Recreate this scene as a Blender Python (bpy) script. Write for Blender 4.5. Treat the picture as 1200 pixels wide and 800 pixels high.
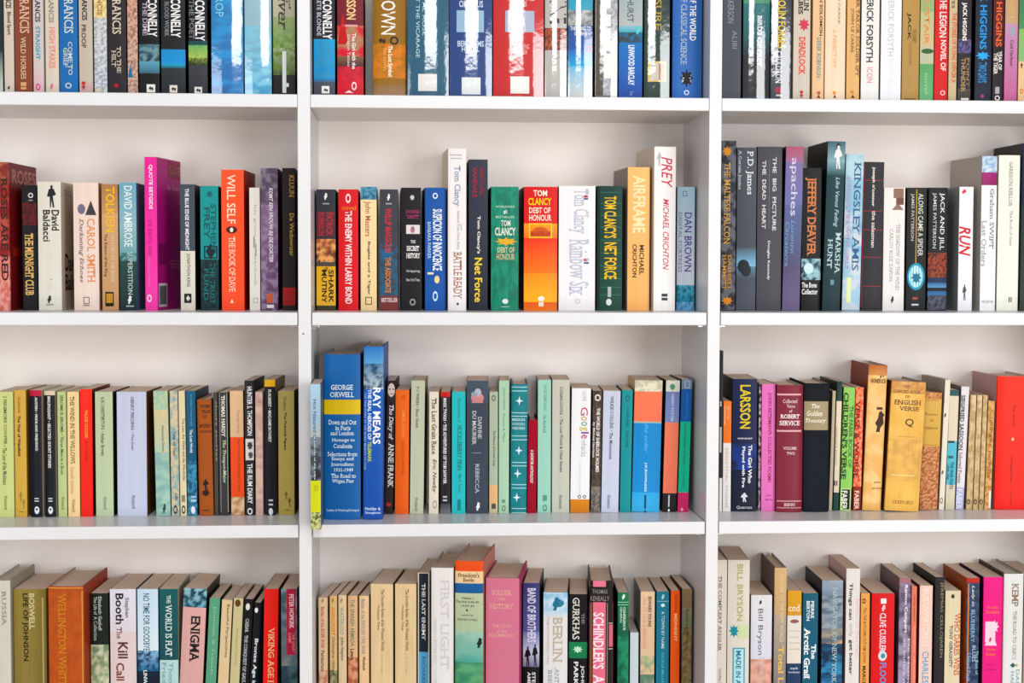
import bpy, bmesh, math, random
from mathutils import Vector, Matrix, noise
random.seed(7)
for o in list(bpy.data.objects): bpy.data.objects.remove(o)
SC = bpy.context.scene
COL = SC.collection

# ---------------------------------------------------------------- camera
CX, CY, CZ, YAW, PITCH, ROLL, F = 0.13786, -2.18418, 0.06776, 0.06568, 0.04898, 0.00241, 1879.13
_fw = Vector((math.sin(YAW)*math.cos(PITCH), math.cos(YAW)*math.cos(PITCH), -math.sin(PITCH)))
_r0 = Vector((math.cos(YAW), -math.sin(YAW), 0)); _u0 = _r0.cross(_fw)
RT = _r0*math.cos(ROLL) + _u0*math.sin(ROLL)
UP = -_r0*math.sin(ROLL) + _u0*math.cos(ROLL)
EYE = Vector((CX, CY, CZ))
cam = bpy.data.cameras.new('camera'); co = bpy.data.objects.new('camera', cam); COL.objects.link(co)
cam.sensor_fit = 'HORIZONTAL'; cam.sensor_width = 36; cam.lens = F*36/1200; cam.clip_start = .05
m = Matrix((RT, UP, -_fw)).transposed().to_4x4(); m.translation = EYE; co.matrix_world = m
SC.camera = co

# ---------------------------------------------------------------- light and exposure
w = bpy.data.worlds.new('world'); SC.world = w; w.use_nodes = True
bg = w.node_tree.nodes['Background']; bg.inputs[0].default_value = (.98, .99, 1.0, 1); bg.inputs[1].default_value = .27
def area(name, loc, target, sx, sy, power, col=(1, 1, 1)):
    l = bpy.data.lights.new(name, 'AREA'); l.shape = 'RECTANGLE'; l.size = sx; l.size_y = sy; l.energy = power; l.color = col
    o = bpy.data.objects.new(name, l); COL.objects.link(o); o.location = loc
    o.rotation_euler = (Vector(target)-Vector(loc)).to_track_quat('-Z', 'Y').to_euler()
    return o
area('tall_window_light', (.42, -3.6, 1.75), (.35, 0, .1), .95, 2.0, 72, (.985, .99, 1))
area('side_window_light', (1.95, -2.9, .0), (.4, 0, -.05), 1.3, 1.7, 62, (.97, .985, 1))
area('left_fill_light', (-1.5, -3.0, -.05), (.3, 0, -.05), 1.2, 1.6, 27, (.975, .985, 1))  # added fill, not a real window: carries light deeper into the bays
SC.view_settings.view_transform = 'Standard'; SC.view_settings.look = 'None'
SC.view_settings.gamma = 1; SC.view_settings.exposure = -0.05

# ---------------------------------------------------------------- helpers
def s2l(c): return c/12.92 if c <= .04045 else ((c+.055)/1.055)**2.4
def hx(s):
    s = s.lstrip('#')
    if len(s) == 3: s = ''.join(a*2 for a in s)
    c = [s2l(int(s[i:i+2], 16)/255) for i in (0, 2, 4)]
    g = .3*c[0]+.55*c[1]+.15*c[2]
    return tuple(max(.003, (g+(v-g)*1.09)*.98-.005) for v in c)
def ray(px, py): return _fw + RT*((px-600)/F) + UP*((400-py)/F)
def on_y(px, py, Y):                       # the point a pixel shows on the vertical plane at depth Y
    d = ray(px, py); return EYE + d*((Y-CY)/d.y)
def proj(p):
    d = Vector(p)-EYE; z = d.dot(_fw); return 600+F*d.dot(RT)/z, 400-F*d.dot(UP)/z
def x_on(px, Y, Z):                        # X of the point at depth Y and height Z seen in pixel column px
    X = .3
    for _ in range(6): X -= (proj((X, Y, Z))[0]-px)/F*(Y-CY)
    return X
def link(name, me, mat, parent=None):
    o = bpy.data.objects.new(name, me); COL.objects.link(o)
    if mat and not me.materials: me.materials.append(mat)
    if parent: o.parent = parent
    return o
def nodes(name):
    m = bpy.data.materials.new(name); m.use_nodes = True; return m, m.node_tree, m.node_tree.nodes['Principled BSDF']
def add(nt, t, **kw):
    n = nt.nodes.new(t)
    for k, v in kw.items():
        if k.startswith('_'): setattr(n, k[1:], v)
        else: n.inputs[k.replace('__', ' ')].default_value = v
    return n
def wear(nt, b, src, scale, lo, rough=None, bump=0, bscale=None, det=4):
    tc = add(nt, 'ShaderNodeTexCoord'); mp = add(nt, 'ShaderNodeMapping'); mp.inputs['Scale'].default_value = scale
    nt.links.new(tc.outputs['Object'], mp.inputs[0])
    nz = add(nt, 'ShaderNodeTexNoise', Scale=1., Detail=float(det)); nt.links.new(mp.outputs[0], nz.inputs['Vector'])
    mr = add(nt, 'ShaderNodeMapRange'); mr.inputs[1].default_value = .3; mr.inputs[2].default_value = .7
    mr.inputs[3].default_value = lo; mr.inputs[4].default_value = 1.0
    nt.links.new(nz.outputs[0], mr.inputs[0])
    mx = nt.nodes.new('ShaderNodeMix'); mx.data_type = 'RGBA'; mx.blend_type = 'MULTIPLY'; mx.inputs[0].default_value = 1
    nt.links.new(src, mx.inputs[6]); nt.links.new(mr.outputs[0], mx.inputs[7]); nt.links.new(mx.outputs[2], b.inputs['Base Color'])
    if bump:
        mp2 = add(nt, 'ShaderNodeMapping'); mp2.inputs['Scale'].default_value = bscale or scale; nt.links.new(tc.outputs['Object'], mp2.inputs[0])
        n2 = add(nt, 'ShaderNodeTexNoise', Scale=1., Detail=3.); nt.links.new(mp2.outputs[0], n2.inputs['Vector'])
        bp = add(nt, 'ShaderNodeBump', Strength=bump, Distance=.001); nt.links.new(n2.outputs[0], bp.inputs['Height'])
        nt.links.new(bp.outputs[0], b.inputs['Normal'])
        return bp
def cover_mat(name, rough, coat, crough, scale, lo, bump=0, bscale=None, spec=.5):
    m, nt, b = nodes(name)
    at = nt.nodes.new('ShaderNodeAttribute'); at.attribute_name = 'Col'
    b.inputs['Roughness'].default_value = rough; b.inputs['Coat Weight'].default_value = coat; b.inputs['Coat Roughness'].default_value = crough
    b.inputs['Specular IOR Level'].default_value = spec
    bp = wear(nt, b, at.outputs['Color'], scale, lo, bump=bump, bscale=bscale)
    if name == 'laminated_jacket': b.inputs['Coat IOR'].default_value = 1.8
    if bp and coat: nt.links.new(bp.outputs[0], b.inputs['Coat Normal'])
    return m
MAT = {
 'satin': cover_mat('printed_card_cover', .5, .06, .3, (330, 300, 9), .92, .12, (300, 300, 20), .15),
 'matte': cover_mat('worn_matte_cover', .62, 0, .3, (260, 260, 14), .84, .15, (400, 300, 60), .15),
 'gloss': cover_mat('laminated_jacket', .45, 1.0, .06, (60, 60, 25), .96, .16, (70, 70, 60), .2),
 'cloth': cover_mat('book_cloth', .75, 0, .3, (1400, 1400, 1400), .78, .5, (1500, 1500, 1500), .12),
 'leather': cover_mat('worn_leather', .55, .05, .3, (110, 110, 70), .74, .6, (500, 500, 400), .2),
 'print': cover_mat('printed_ink', .5, .06, .3, (300, 300, 300), .95, spec=.15),
}
def plain(name, c, rough, scale, lo, coat=0, bump=0, bscale=None, spec=.5):
    m, nt, b = nodes(name)
    rgb = nt.nodes.new('ShaderNodeRGB'); rgb.outputs[0].default_value = (*hx(c), 1)
    b.inputs['Roughness'].default_value = rough; b.inputs['Coat Weight'].default_value = coat; b.inputs['Coat Roughness'].default_value = .18
    b.inputs['Specular IOR Level'].default_value = spec
    wear(nt, b, rgb.outputs[0], scale, lo, bump=bump, bscale=bscale)
    return m
M_WHITE = plain('white_melamine', 'dedee0', .34, (9, 9, 9), .965, .12, .03, (700, 700, 700))
M_BACK = plain('white_back_board', 'fbf5f0', .6, (6, 6, 6), .97)
M_PAGE = plain('aged_paper_edges', 'e6d0be', .9, (2600, 25, 25), .84, 0, .5, (2600, 20, 20), .1)
M_PAGEW = plain('pale_paper_edges', 'e2d6c8', .9, (2600, 25, 25), .82, 0, .5, (2600, 20, 20), .1)
M_STEEL = plain('steel_shelf_pin', 'e4e8ee', .3, (80, 80, 80), .8)
M_STEEL.node_tree.nodes['Principled BSDF'].inputs['Metallic'].default_value = .7
M_FLOOR = plain('oak_floor', 'b99b78', .45, (3, 40, 3), .75, .1)
M_WALL = plain('cream_wall_paint', 'e9e5dd', .8, (5, 5, 5), .95)
M_DOT = plain('dark_hole', '555250', .9, (90, 90, 90), .9)

def box_bm(bm, a, b, bev=0):
    vs = [bm.verts.new((x, y, z)) for x in (a[0], b[0]) for y in (a[1], b[1]) for z in (a[2], b[2])]
    fs = [bm.faces.new([vs[i] for i in q]) for q in ((0, 1, 3, 2), (4, 6, 7, 5), (0, 4, 5, 1), (2, 3, 7, 6), (0, 2, 6, 4), (1, 5, 7, 3))]
    if bev: bmesh.ops.bevel(bm, geom=list({e for f in fs for e in f.edges}), offset=bev, segments=2, profile=.5, affect='EDGES')
def mk_box(name, a, b, mat, parent=None, bev=0):
    c = [(a[i]+b[i])/2 for i in range(3)]
    bm = bmesh.new(); box_bm(bm, [a[i]-c[i] for i in range(3)], [b[i]-c[i] for i in range(3)], bev)
    bmesh.ops.recalc_face_normals(bm, faces=bm.faces)
    me = bpy.data.meshes.new(name); bm.to_mesh(me); bm.free()
    o = link(name, me, mat, parent); o.location = c
    return o

# ---------------------------------------------------------------- the room and the bookcase
P, TD, TS, D = .56, .0172, .0176, .2025      # bay pitch, divider and shelf thickness, depth
ZA, ZB, ZC, ZD = .2935, 0.0, -.2896, -.583   # shelf tops seen in the photograph
ZTOP, ZE, ZF = .590, -.873, -.96
f = mk_box('floor', (-3, -4.5, ZF-.03), (4.2, D+.02, ZF), M_FLOOR); f['kind'] = 'structure'
f = mk_box('wall_back', (-3, D+.02, ZF), (4.2, D+.14, 1.7), M_WALL); f['kind'] = 'structure'
case = bpy.data.objects.new('bookcase', None); COL.objects.link(case); case.location = (P/2, D/2, ZF)
case['label'] = 'white three-bay bookcase filled with rows of books'; case['category'] = 'bookcase'
def cbox(name, a, b, mat, bev=0):
    off = Vector(case.location)
    return mk_box(name, tuple(Vector(a)-off), tuple(Vector(b)-off), mat, case, bev)
for X in (-P, 0, P, 2*P):
    cbox('side_panel', (X-TD/2, 0, ZF), (X+TD/2, D, ZTOP+TS), M_WHITE, .0009)
for i, X in enumerate((-P, 0, P)):
    a, b = X+TD/2, X+P-TD/2
    cbox('back_panel', (a, D, ZF+.01), (b, D+.006, ZTOP), M_BACK)
    for z in (ZTOP+TS, ZA, ZB, ZC, ZD, ZE):
        g = .0012 if z in (ZB, ZC) else .0003
        cbox('shelf', (a+g, .0005, z-TS), (b-g, D-.0003, z), M_WHITE, .0011)
    cbox('plinth', (a, .02, ZF), (b, .035, ZE-TS), M_WHITE)
def pin(x, z, s):
    bm = bmesh.new()
    box_bm(bm, (0 if s > 0 else -.0105, -.008, -.003), (.0105 if s > 0 else 0, .006, 0), .0006)
    r = bmesh.ops.create_cone(bm, cap_ends=True, segments=12, radius1=.0024, radius2=.0018, depth=.006)['verts']
    for v in r: v.co = Vector((v.co.z+s*.003, v.co.y, v.co.x-.0042))
    me = bpy.data.meshes.new('shelf_pin'); bm.to_mesh(me); bm.free()
    o = link('shelf_pin', me, M_STEEL, case); o.location = Vector((x, .022, z-TS-.0002))-Vector(case.location)
for z in (ZB, ZC):
    for X in (-P, 0, P):
        pin(X+TD/2, z, 1); pin(X+P-TD/2, z, -1)
for (px, py) in ((355.5, 391), ):                # the small plugged screw hole on the divider's edge
    q = on_y(px, py, 0)
    bm = bmesh.new(); bmesh.ops.create_cone(bm, cap_ends=True, segments=12, radius1=.0011, radius2=.0011, depth=.0006)
    for v in bm.verts: v.co = Vector((v.co.x, v.co.z, v.co.y))
    me = bpy.data.meshes.new('screw_plug'); bm.to_mesh(me); bm.free()
    o = link('screw_plug', me, M_DOT, case); o.location = Vector((q.x, -.0002, q.z))-Vector(case.location)

# ---------------------------------------------------------------- books
def fbm(x, y, s): return .5+.5*noise.fractal(Vector((x, y, s*7.31)), 1., 2., 4)
def lerp(a, b, t): return tuple(a[i]+(b[i]-a[i])*t for i in range(3))
FONTS = {}
def text_mesh(s, off, shear):
    cu = bpy.data.curves.new('lettering', 'FONT'); cu.body = s; cu.offset = off; cu.shear = shear; cu.resolution_u = 2; cu.align_x = 'CENTER'; cu.space_line = .92
    ob = bpy.data.objects.new('lettering', cu); COL.objects.link(ob)
    me = bpy.data.meshes.new_from_object(ob)
    bpy.data.objects.remove(ob); bpy.data.curves.remove(cu)
    return me
ROWS = {'A': (ZA, .045, 0), 'B': (ZB, .088, 0), 'C': (ZC, .088, 3), 'D': (ZD, .085, 3)}
CUR = {}
def shelf(row, bay):
    CUR.update(row=row, bay=bay)
ROWN = {'A': 'top shelf', 'B': 'second shelf down', 'C': 'third shelf down', 'D': 'bottom shelf'}
def serifs(me):
    # thin slab serifs on every flat stroke end of the lettering, at its base line, x-height and cap height
    cnt = {}
    for p in me.polygons:
        for e in p.edge_keys: cnt[e] = cnt.get(e, 0)+1
    V = [v.co.copy() for v in me.vertices]; F = [tuple(p.vertices) for p in me.polygons]; segs = []
    cen = {}
    for p in me.polygons:
        for e in p.edge_keys: cen[e] = p.center.y
    for (a, c), k in cnt.items():
        if k != 1: continue
        p, q = V[a], V[c]
        if abs(p.y-q.y) > 2e-3 or abs(p.x-q.x) < .05: continue
        segs.append((min(p.x, q.x), max(p.x, q.x), p.y, 1 if cen[(a, c)] > p.y else -1))
    for x0, x1, y, s in segs:
        if x1-x0 > .3: ex = .015
        else: ex = .09
        n = len(V); y2 = y+s*.055
        V += [Vector((x0-ex, y, 0)), Vector((x1+ex, y, 0)), Vector((x1+ex, y2, 0)), Vector((x0-ex, y2, 0))]
        F.append((n, n+1, n+2, n+3))
    out = bpy.data.meshes.new('lettering'); out.from_pydata([tuple(v) for v in V], [], F)
    return out
SERIF = set('''DICK FRANCIS|COME TO|GRIEF|WILD HORSES|TO THE|HILT|ROSES ARE RED|CAROL SMITH|Darkening Echoes|THE MIDNIGHT CLUB|DONNA|TARTT|THE|SECRET|HISTORY|BATTLE READY|Tom Clancy|General Tony Zinni (Ret.)|Rainbow Six|THE MALTESE FALCON|DASHIELL|HAMMETT|P.D. James|A Certain Justice|JEFFERY DEAVER|MARSHA|HUNT|KINGSLEY AMIS|THE SHADOW OF THE WIND|CARLOS RUIZ ZAFON|Graham SWIFT|Last Orders|GARRISON KEILLOR|The Book of Guys|J FENIMORE COOPER|• The Last of the Mohicans|AUSTEN • PRIDE AND PREJUDICE|MAUPASSANT • SELECTED SHORT STORIES|JEROME K JEROME • Three Men in a Boat|THE WIND IN THE WILLOWS|G.K.CHESTERTON|• Father Brown|HENRY FIELDING|• Tom Jones|POEMS|TALES|OF|MYSTERY|THOMAS HARDY|FLAUBERT • MADAME BOVARY|GEORGE|ORWELL|Down and Out|in Paris|and London|Homage to|Catalonia|Selections from|Essays and|Journalism:|1931-1949|The Road to|Wigan Pier|Secker & Warburg/Octopus|The Diary of|ANNE FRANK|P.C.WREN • Beau Geste|MARK TWAIN • THE ADVENTURES OF TOM SAWYER|HUCKLEBERRY FINN|DAPHNE|DU MAURIER|REBECCA|CONAN DOYLE|• The Lost World & Other Stories|JACK KEROUAC|On the Road|WILKIE COLLINS|• The Moonstone|JOHN BETJEMAN'S COLLECTED POEMS|Collected|Verse|of|ROBERT|SERVICE|VOLUME|TWO|BENN|The|Golden|Treasury|CHILDREN'S VERSE|THE FABER BOOK OF|NONESUCH|OXFORD BOOK|ENGLISH|VERSE|Q|OXFORD|SIEGFRIED SASSOON|Selected Poems|RUSSIA|A HISTORY OF THE|WORLD IS FLAT|ENIGMA|CAESAR|THE CONQUEST OF GAUL|VIKING AGE ICELAND|THE LAST ENEMY|RICHARD HILLARY|FIRST LIGHT|GEOFFREY WELLUM|Freedom's|Battle|Volume 2|BERLIN|ANTONY|BEEVOR|THE DOWNFALL 1945|GURKHAS|WHO DARES WINS|TONY GERAGHTY|KEMP|THE ROAD TO CRECY|THE COMPLEAT ANGLER|WALTON|Arctic Grail|NAVIGATOR OF NEW YORK|cod|BIRDS OF PREY|CAULDRON|TINKER TAILOR SOLDIER SPY|JOHN LE CARRE|A PERFECT SPY|DEADLOCK|COLLIN|FORBES|River|The Decisive Battles of the Western World|Volume One|Volume Two|WELLINGTON WHITTAKER|CHASING THE DIME|BLOOD WORK|THE BOOK OF DAVE|Goodbye|SOLDIER|HISTORY|TREASURE|The Trumpet-Major|KLUUN|Kenneth Grahame|The Last Grain Race|Total Loss|THE STORY OF CLASSICAL SCIENCE'''.split('|'))
def col_attr(me, cols):
    ca = me.color_attributes.new('Col', 'FLOAT_COLOR', 'CORNER')
    ca.data.foreach_set('color', [c for t in cols for c in (*t, 1.0)])
def b(x0, x1, yt, c, desc, k='p', l=0, yaw=None, rec=None, d=None, side=None, mat=None, bands=(), T=(), E=(), S=(), pg=None, bulge=None, name=None, refy=None, seed=0):
    z0, rrec, ryaw = ROWS[CUR['row']]
    rec = rrec if rec is None else rec
    yaw = ryaw if yaw is None else yaw
    hard = k == 'h'
    d = d if d is not None else (.135 if hard else .107)
    mat = mat or ('satin' if not hard else 'satin')
    yr = math.radians(yaw)
    d = min(d, (D-.003-rec)/max(.2, math.cos(yr)))
    # bottom corners on the shelf, at depth rec; x given at the bottom (refy None) or at row refy
    refy = refy or (60 if CUR['row'] == 'A' else None)
    if CUR['row'] == 'D': refy = refy or yt
    def bx(px):
        X = x_on(px, rec, z0)
        if refy is None: return X
        q = on_y(px, refy, rec); return q.x
    XL, XR = bx(x0), bx(x1)
    yb = proj(((XL+XR)/2, rec, z0))[1]
    mid = (x0+x1)/2
    h = on_y(mid, yt, rec).z - z0
    lean = l*(rec-CY)/F                         # sideways shift of the top, in metres
    if refy is not None and CUR['row'] == 'D': XL -= lean; XR -= lean
    th = math.atan2(lean, h)
    t = (XR-XL)*math.cos(yr)*math.cos(th) - .0007
    root = bpy.data.objects.new(name or ('hardback_book' if hard else 'paperback_book'), None); COL.objects.link(root)
    R = Matrix.Rotation(-yr, 4, 'Z') @ Matrix.Rotation(th, 4, 'Y')
    lift = abs(math.sin(th))*t/2
    root.matrix_world = Matrix.Translation(((XL+XR)/2, rec, z0+.0002+lift)) @ R
    root['label'] = '%s, %s, %s bay' % (desc, ROWN[CUR['row']], CUR['bay'])
    root['category'] = 'book'
    root['group'] = 'books on the %s of the %s bay' % (ROWN[CUR['row']], CUR['bay'])
    h = h/max(.9, math.cos(th))
    Z = lambda py: min(h, max(0, (yb-py)/(yb-yt)*h))
    def U(px, py):                              # px across the spine at row py -> local x
        p0 = proj(root.matrix_world @ Vector((-t/2, 0, Z(py)))); p1 = proj(root.matrix_world @ Vector((t/2, 0, Z(py))))
        return -t/2 + t*(px-p0[0])/(p1[0]-p0[0])
    bu = bulge if bulge is not None else ((.05 if mat == 'gloss' else .13 if hard else .03)*t)
    cth = .0022 if hard else .0006
    if t < .006: cth = min(cth, t*.2)
    ys = lambda x: -bu*(1-min(1, (2*x/t)**2)) if not hard or mat == 'gloss' else -bu*math.sqrt(max(0, 1-min(1, (2*x/t)**2)))
    hasn = any(len(q) > 4 for q in bands)
    nx = 12 if hasn else (9 if hard else 6)
    # z rows
    zs = {0.0, h}; bl = []
    for q in bands:
        za, zb2 = Z(q[0]), Z(q[1])
        if za-zb2 < 1e-6: continue
        zs |= {za, zb2}; bl.append((za, zb2, q))
        if len(q) > 4:
            n = max(2, int((za-zb2)/.0022)); zs |= {zb2+(za-zb2)*i/n for i in range(1, n)}
        elif len(q) > 3 and q[3]:
            zs |= {zb2+(za-zb2)*i/6 for i in range(1, 6)}
    zs = sorted(zs); zz = [zs[0]]
    for z in zs[1:]:
        if z-zz[-1] > 1e-5: zz.append(z)
    zs = zz
    base = hx(c); sd = hx(side) if side else base
    def colr(x, z, zc):
        r = base
        for za, zb2, q in bl:
            if zb2 <= zc <= za:
                c1 = hx(q[2]); c2 = hx(q[3]) if len(q) > 3 and q[3] else c1
                r = lerp(c1, c2, (za-z)/(za-zb2))
                if len(q) > 4:
                    c3 = hx(q[4]); sc = q[5] if len(q) > 5 else 150; an = q[6] if len(q) > 6 else 1
                    v = fbm(x*sc*an, z*sc, seed+x0*.37); v = min(1, max(0, (v-.38)*4)); r = lerp(r, c3, v)
        return r
    r = .0008
    outer = [(-t/2, d)] + [(-t/2, .004 if hard else .0012)] + [(-t/2+t*i/nx, ys(-t/2+t*i/nx)) for i in range(nx+1)] + [(t/2, .004 if hard else .0012)] + [(t/2, d)]
    ti = t/2-cth
    inner = [(-ti, d)] + [(-ti, .006 if hard else .002)] + [((-t/2+t*i/nx)*ti/(t/2), ys(-t/2+t*i/nx)+cth) for i in range(nx+1)] + [(ti, .006 if hard else .002)] + [(ti, d)]
    n = len(outer); V = []; Fc = []; C = []
    for z in zs:
        V += [(x, y, z) for x, y in outer]
    ob = len(V)
    V += [(x, y, 0) for x, y in inner] + [(x, y, h) for x, y in inner]
    for j in range(len(zs)-1):
        zc = (zs[j]+zs[j+1])/2
        for i in range(n-1):
            Fc.append((j*n+i, j*n+i+1, (j+1)*n+i+1, (j+1)*n+i))
            for kx, kz in ((i, j), (i+1, j), (i+1, j+1), (i, j+1)):
                if i < 1 or i >= n-2: C.append(sd)
                else: C.append(colr(outer[kx][0], zs[kz], zc))
    top = (len(zs)-1)*n
    ic = lerp(sd, (.6, .55, .48), .7)
    for i in range(n-1):
        Fc.append((ob+i+1, ob+i, ob+n+i, ob+n+i+1)); C += [ic]*4
        Fc.append((i+1, i, ob+i, ob+i+1)); C += [sd]*4
        Fc.append((top+i, top+i+1, ob+n+i+1, ob+n+i)); C += [sd]*4
    Fc.append((0, top, ob+n, ob)); C += [sd]*4
    Fc.append((n-1, ob+n-1, ob+2*n-1, top+n-1)); C += [sd]*4
    me = bpy.data.meshes.new('cover'); me.from_pydata(V, [], Fc); col_attr(me, C)
    me.polygons.foreach_set('use_smooth', [True]*(len(zs)-1)*(n-1)+[False]*(len(Fc)-(len(zs)-1)*(n-1)))
    me.set_sharp_from_angle(angle=math.radians(50))
    link('cover', me, MAT[mat], root)
    # page block
    e = .003 if hard else .0004
    pw = ti-.0002
    fr = .006 if hard else .0026
    nn = 6; pts = [(-pw, fr)] + [(pw, fr)] + [(pw-2*pw*i/nn, d-(.004 if hard else .0006) - (.006*math.sin(math.pi*i/nn) if hard and t > .012 else 0)) for i in range(nn+1)]
    if hard: pts = [(-pw+2*pw*i/nn, fr-bu*.8*math.sqrt(max(0, 1-(2*i/nn-1)**2))) for i in range(nn+1)] + pts[2:]
    V = [(x, y, e) for x, y in pts] + [(x, y, h-e) for x, y in pts]; q = len(pts)
    Fc = [tuple(range(q-1, -1, -1)), tuple(range(q, 2*q))] + [(i, (i+1) % q, q+(i+1) % q, q+i) for i in range(q)]
    me = bpy.data.meshes.new('page_block'); me.from_pydata(V, [], Fc)
    link('page_block', me, pg or M_PAGE, root)
    # lettering
    for tx in T:
        s, tc, xa, xb, y0, y1 = tx[:6]; op = tx[6] if len(tx) > 6 else ''
        if y0 < yt+1: y0 = yt+1
        hz = 'h' in op
        me = text_mesh(s, .022 if 'b' in op else (-.004 if 't' in op else .006), .25 if 'i' in op else 0)
        if not me.vertices: continue
        if s in SERIF and 'n' not in op: me = serifs(me)
        xs = [v.co.x for v in me.vertices]; yv = [v.co.y for v in me.vertices]
        ax, bx2, ay, by = min(xs), max(xs), min(yv), max(yv)
        ym = (y0+y1)/2; ua, ub = U(xa, ym), U(xb, ym); za, zb2 = Z(y0), Z(y1)
        lim = t/2*.97; ua = max(-lim, min(lim, ua)); ub = max(-lim, min(lim, ub))
        for v in me.vertices:
            p, w_ = (v.co.x-ax)/(bx2-ax+1e-9), (v.co.y-ay)/(by-ay+1e-9)
            if 'u' in op: p, w_ = 1-p, 1-w_
            if hz: x = ua+(ub-ua)*p; z = zb2+(za-zb2)*w_
            else: x = ua+(ub-ua)*w_; z = za+(zb2-za)*p
            v.co = (x, ys(x)-.00035, z)
        ca = hx(tc)
        col_attr(me, [ca]*len(me.loops))
        link('lettering', me, MAT['gloss' if mat == 'gloss' else 'print'], root)
    for s, tc, u0, u1, y0, y1 in S:              # print on the right-hand cover side; u runs from the spine back
        za, zb2 = Z(y0), Z(y1); xs_ = t/2+.0002
        if s:
            me = text_mesh(s, .02, 0); xs = [v.co.x for v in me.vertices]; yv = [v.co.y for v in me.vertices]
            for v in me.vertices:
                p, w_ = (v.co.x-min(xs))/(max(xs)-min(xs)), (v.co.y-min(yv))/(max(yv)-min(yv))
                v.co = (xs_, .003+(d-.004)*(u0+(u1-u0)*p), zb2+(za-zb2)*w_)
        else:
            me = bpy.data.meshes.new('emblem'); ya, yb3 = .003+(d-.004)*u0, .003+(d-.004)*u1
            me.from_pydata([(xs_, ya, zb2), (xs_, yb3, zb2), (xs_, yb3, za), (xs_, ya, za)], [], [(0, 1, 2, 3)])
        col_attr(me, [hx(tc)]*len(me.loops))
        link('lettering' if s else 'emblem', me, MAT['print'], root)
    # emblems and printed pictures
    for em in E:
        kd, ec, xa, xb, y0, y1 = em[:6]
        V = []; Fc = []
        ym = (y0+y1)/2; ua, ub = U(xa, ym), U(xb, ym); za, zb2 = Z(y0), Z(y1)
        lim = t/2*.985; ua = max(-lim, ua); ub = min(lim, ub)
        cx, cz, rx, rz = (ua+ub)/2, (za+zb2)/2, (ub-ua)/2, (za-zb2)/2
        if kd in ('rect', 'ell', 'dia', 'tri', 'frame'):
            N = 10 if kd != 'frame' else 10
            for i in range(N+1):
                u = -1+2*i/N
                if kd == 'ell': u = -math.cos(math.pi*i/N); a = math.sqrt(max(0, 1-u*u)); lo, hi = -a, a
                elif kd == 'dia': a = 1-abs(u); lo, hi = -a, a
                elif kd == 'tri': lo, hi = -1, 1-2*abs(u)
                else: lo, hi = -1, 1
                x = cx+rx*u; V += [(x, ys(x)-.0002, cz+rz*lo), (x, ys(x)-.0002, cz+rz*hi)]
                if i: Fc.append((2*i-2, 2*i, 2*i+1, 2*i-1))
            if kd == 'frame':
                V = []; Fc = []; wf = min(rx, rz)*.22
                for (a0, a1, c0, c1) in ((-rx, rx, rz-wf, rz), (-rx, rx, -rz, -rz+wf), (-rx, -rx+wf, -rz, rz), (rx-wf, rx, -rz, rz)):
                    m0 = len(V)
                    for i in range(6):
                        x = cx+a0+(a1-a0)*i/5; V += [(x, ys(x)-.00022, cz+c0), (x, ys(x)-.00022, cz+c1)]
                        if i: Fc.append((m0+2*i-2, m0+2*i, m0+2*i+1, m0+2*i-1))
        elif kd == 'ring':
            for i in range(16):
                a = i*math.pi/8
                for rr in (.6, 1): x = cx+rx*rr*math.cos(a); V.append((x, ys(x)-.00025, cz+rz*rr*math.sin(a)))
            Fc = [(2*i, 2*i+1, (2*i+3) % 32, (2*i+2) % 32) for i in range(16)]
        else:
            sh = {'fig': [(-.3, -1), (-.1, -1), (0, -.3), (.2, -1), (.5, -1), (.25, -.1), (.35, .45), (.7, .1), (.8, .2), (.4, .65), (.2, .7), (.25, .95), (0, 1), (-.2, .9), (-.15, .7), (-.5, .6), (-.8, 0), (-.6, -.05), (-.4, .35), (-.3, -.1)],
                  'bird': [(-.6, -1), (.1, -1), (.2, -.6), (.8, -.2), (.6, .4), (.9, .6), (.5, .8), (.2, 1), (-.2, .8), (-.3, .3), (-.8, -.2), (-.4, -.5)],
                  'star': [(math.sin(i*math.pi/4)*(1 if i % 2 == 0 else .3), math.cos(i*math.pi/4)*(1 if i % 2 == 0 else .3)) for i in range(8)],
                  'splash': [(math.sin(i*math.pi/8)*(1 if i % 2 == 0 else .55+.1*math.sin(i*5)), math.cos(i*math.pi/8)*(1 if i % 2 == 0 else .6)) for i in range(16)],
                  'arrow': [(-.9, 0), (-.1, .9), (-.1, .35), (.9, .35), (.9, -.8), (.3, -.8), (.3, -.25), (-.1, -.25), (-.1, -.9)]}[kd]
            V = [(cx+rx*a, ys(cx+rx*a)-.0003, cz+rz*q2) for a, q2 in sh]; V = [(cx, ys(cx)-.0003, cz)]+V
            Fc = [(0, i, i % len(sh)+1) for i in range(1, len(sh)+1)]
        me = bpy.data.meshes.new('emblem'); me.from_pydata(V, [], Fc); col_attr(me, [hx(ec)]*len(me.loops))
        link('emblem', me, MAT['gloss' if mat == 'gloss' else 'print'], root)
    return root
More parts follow.
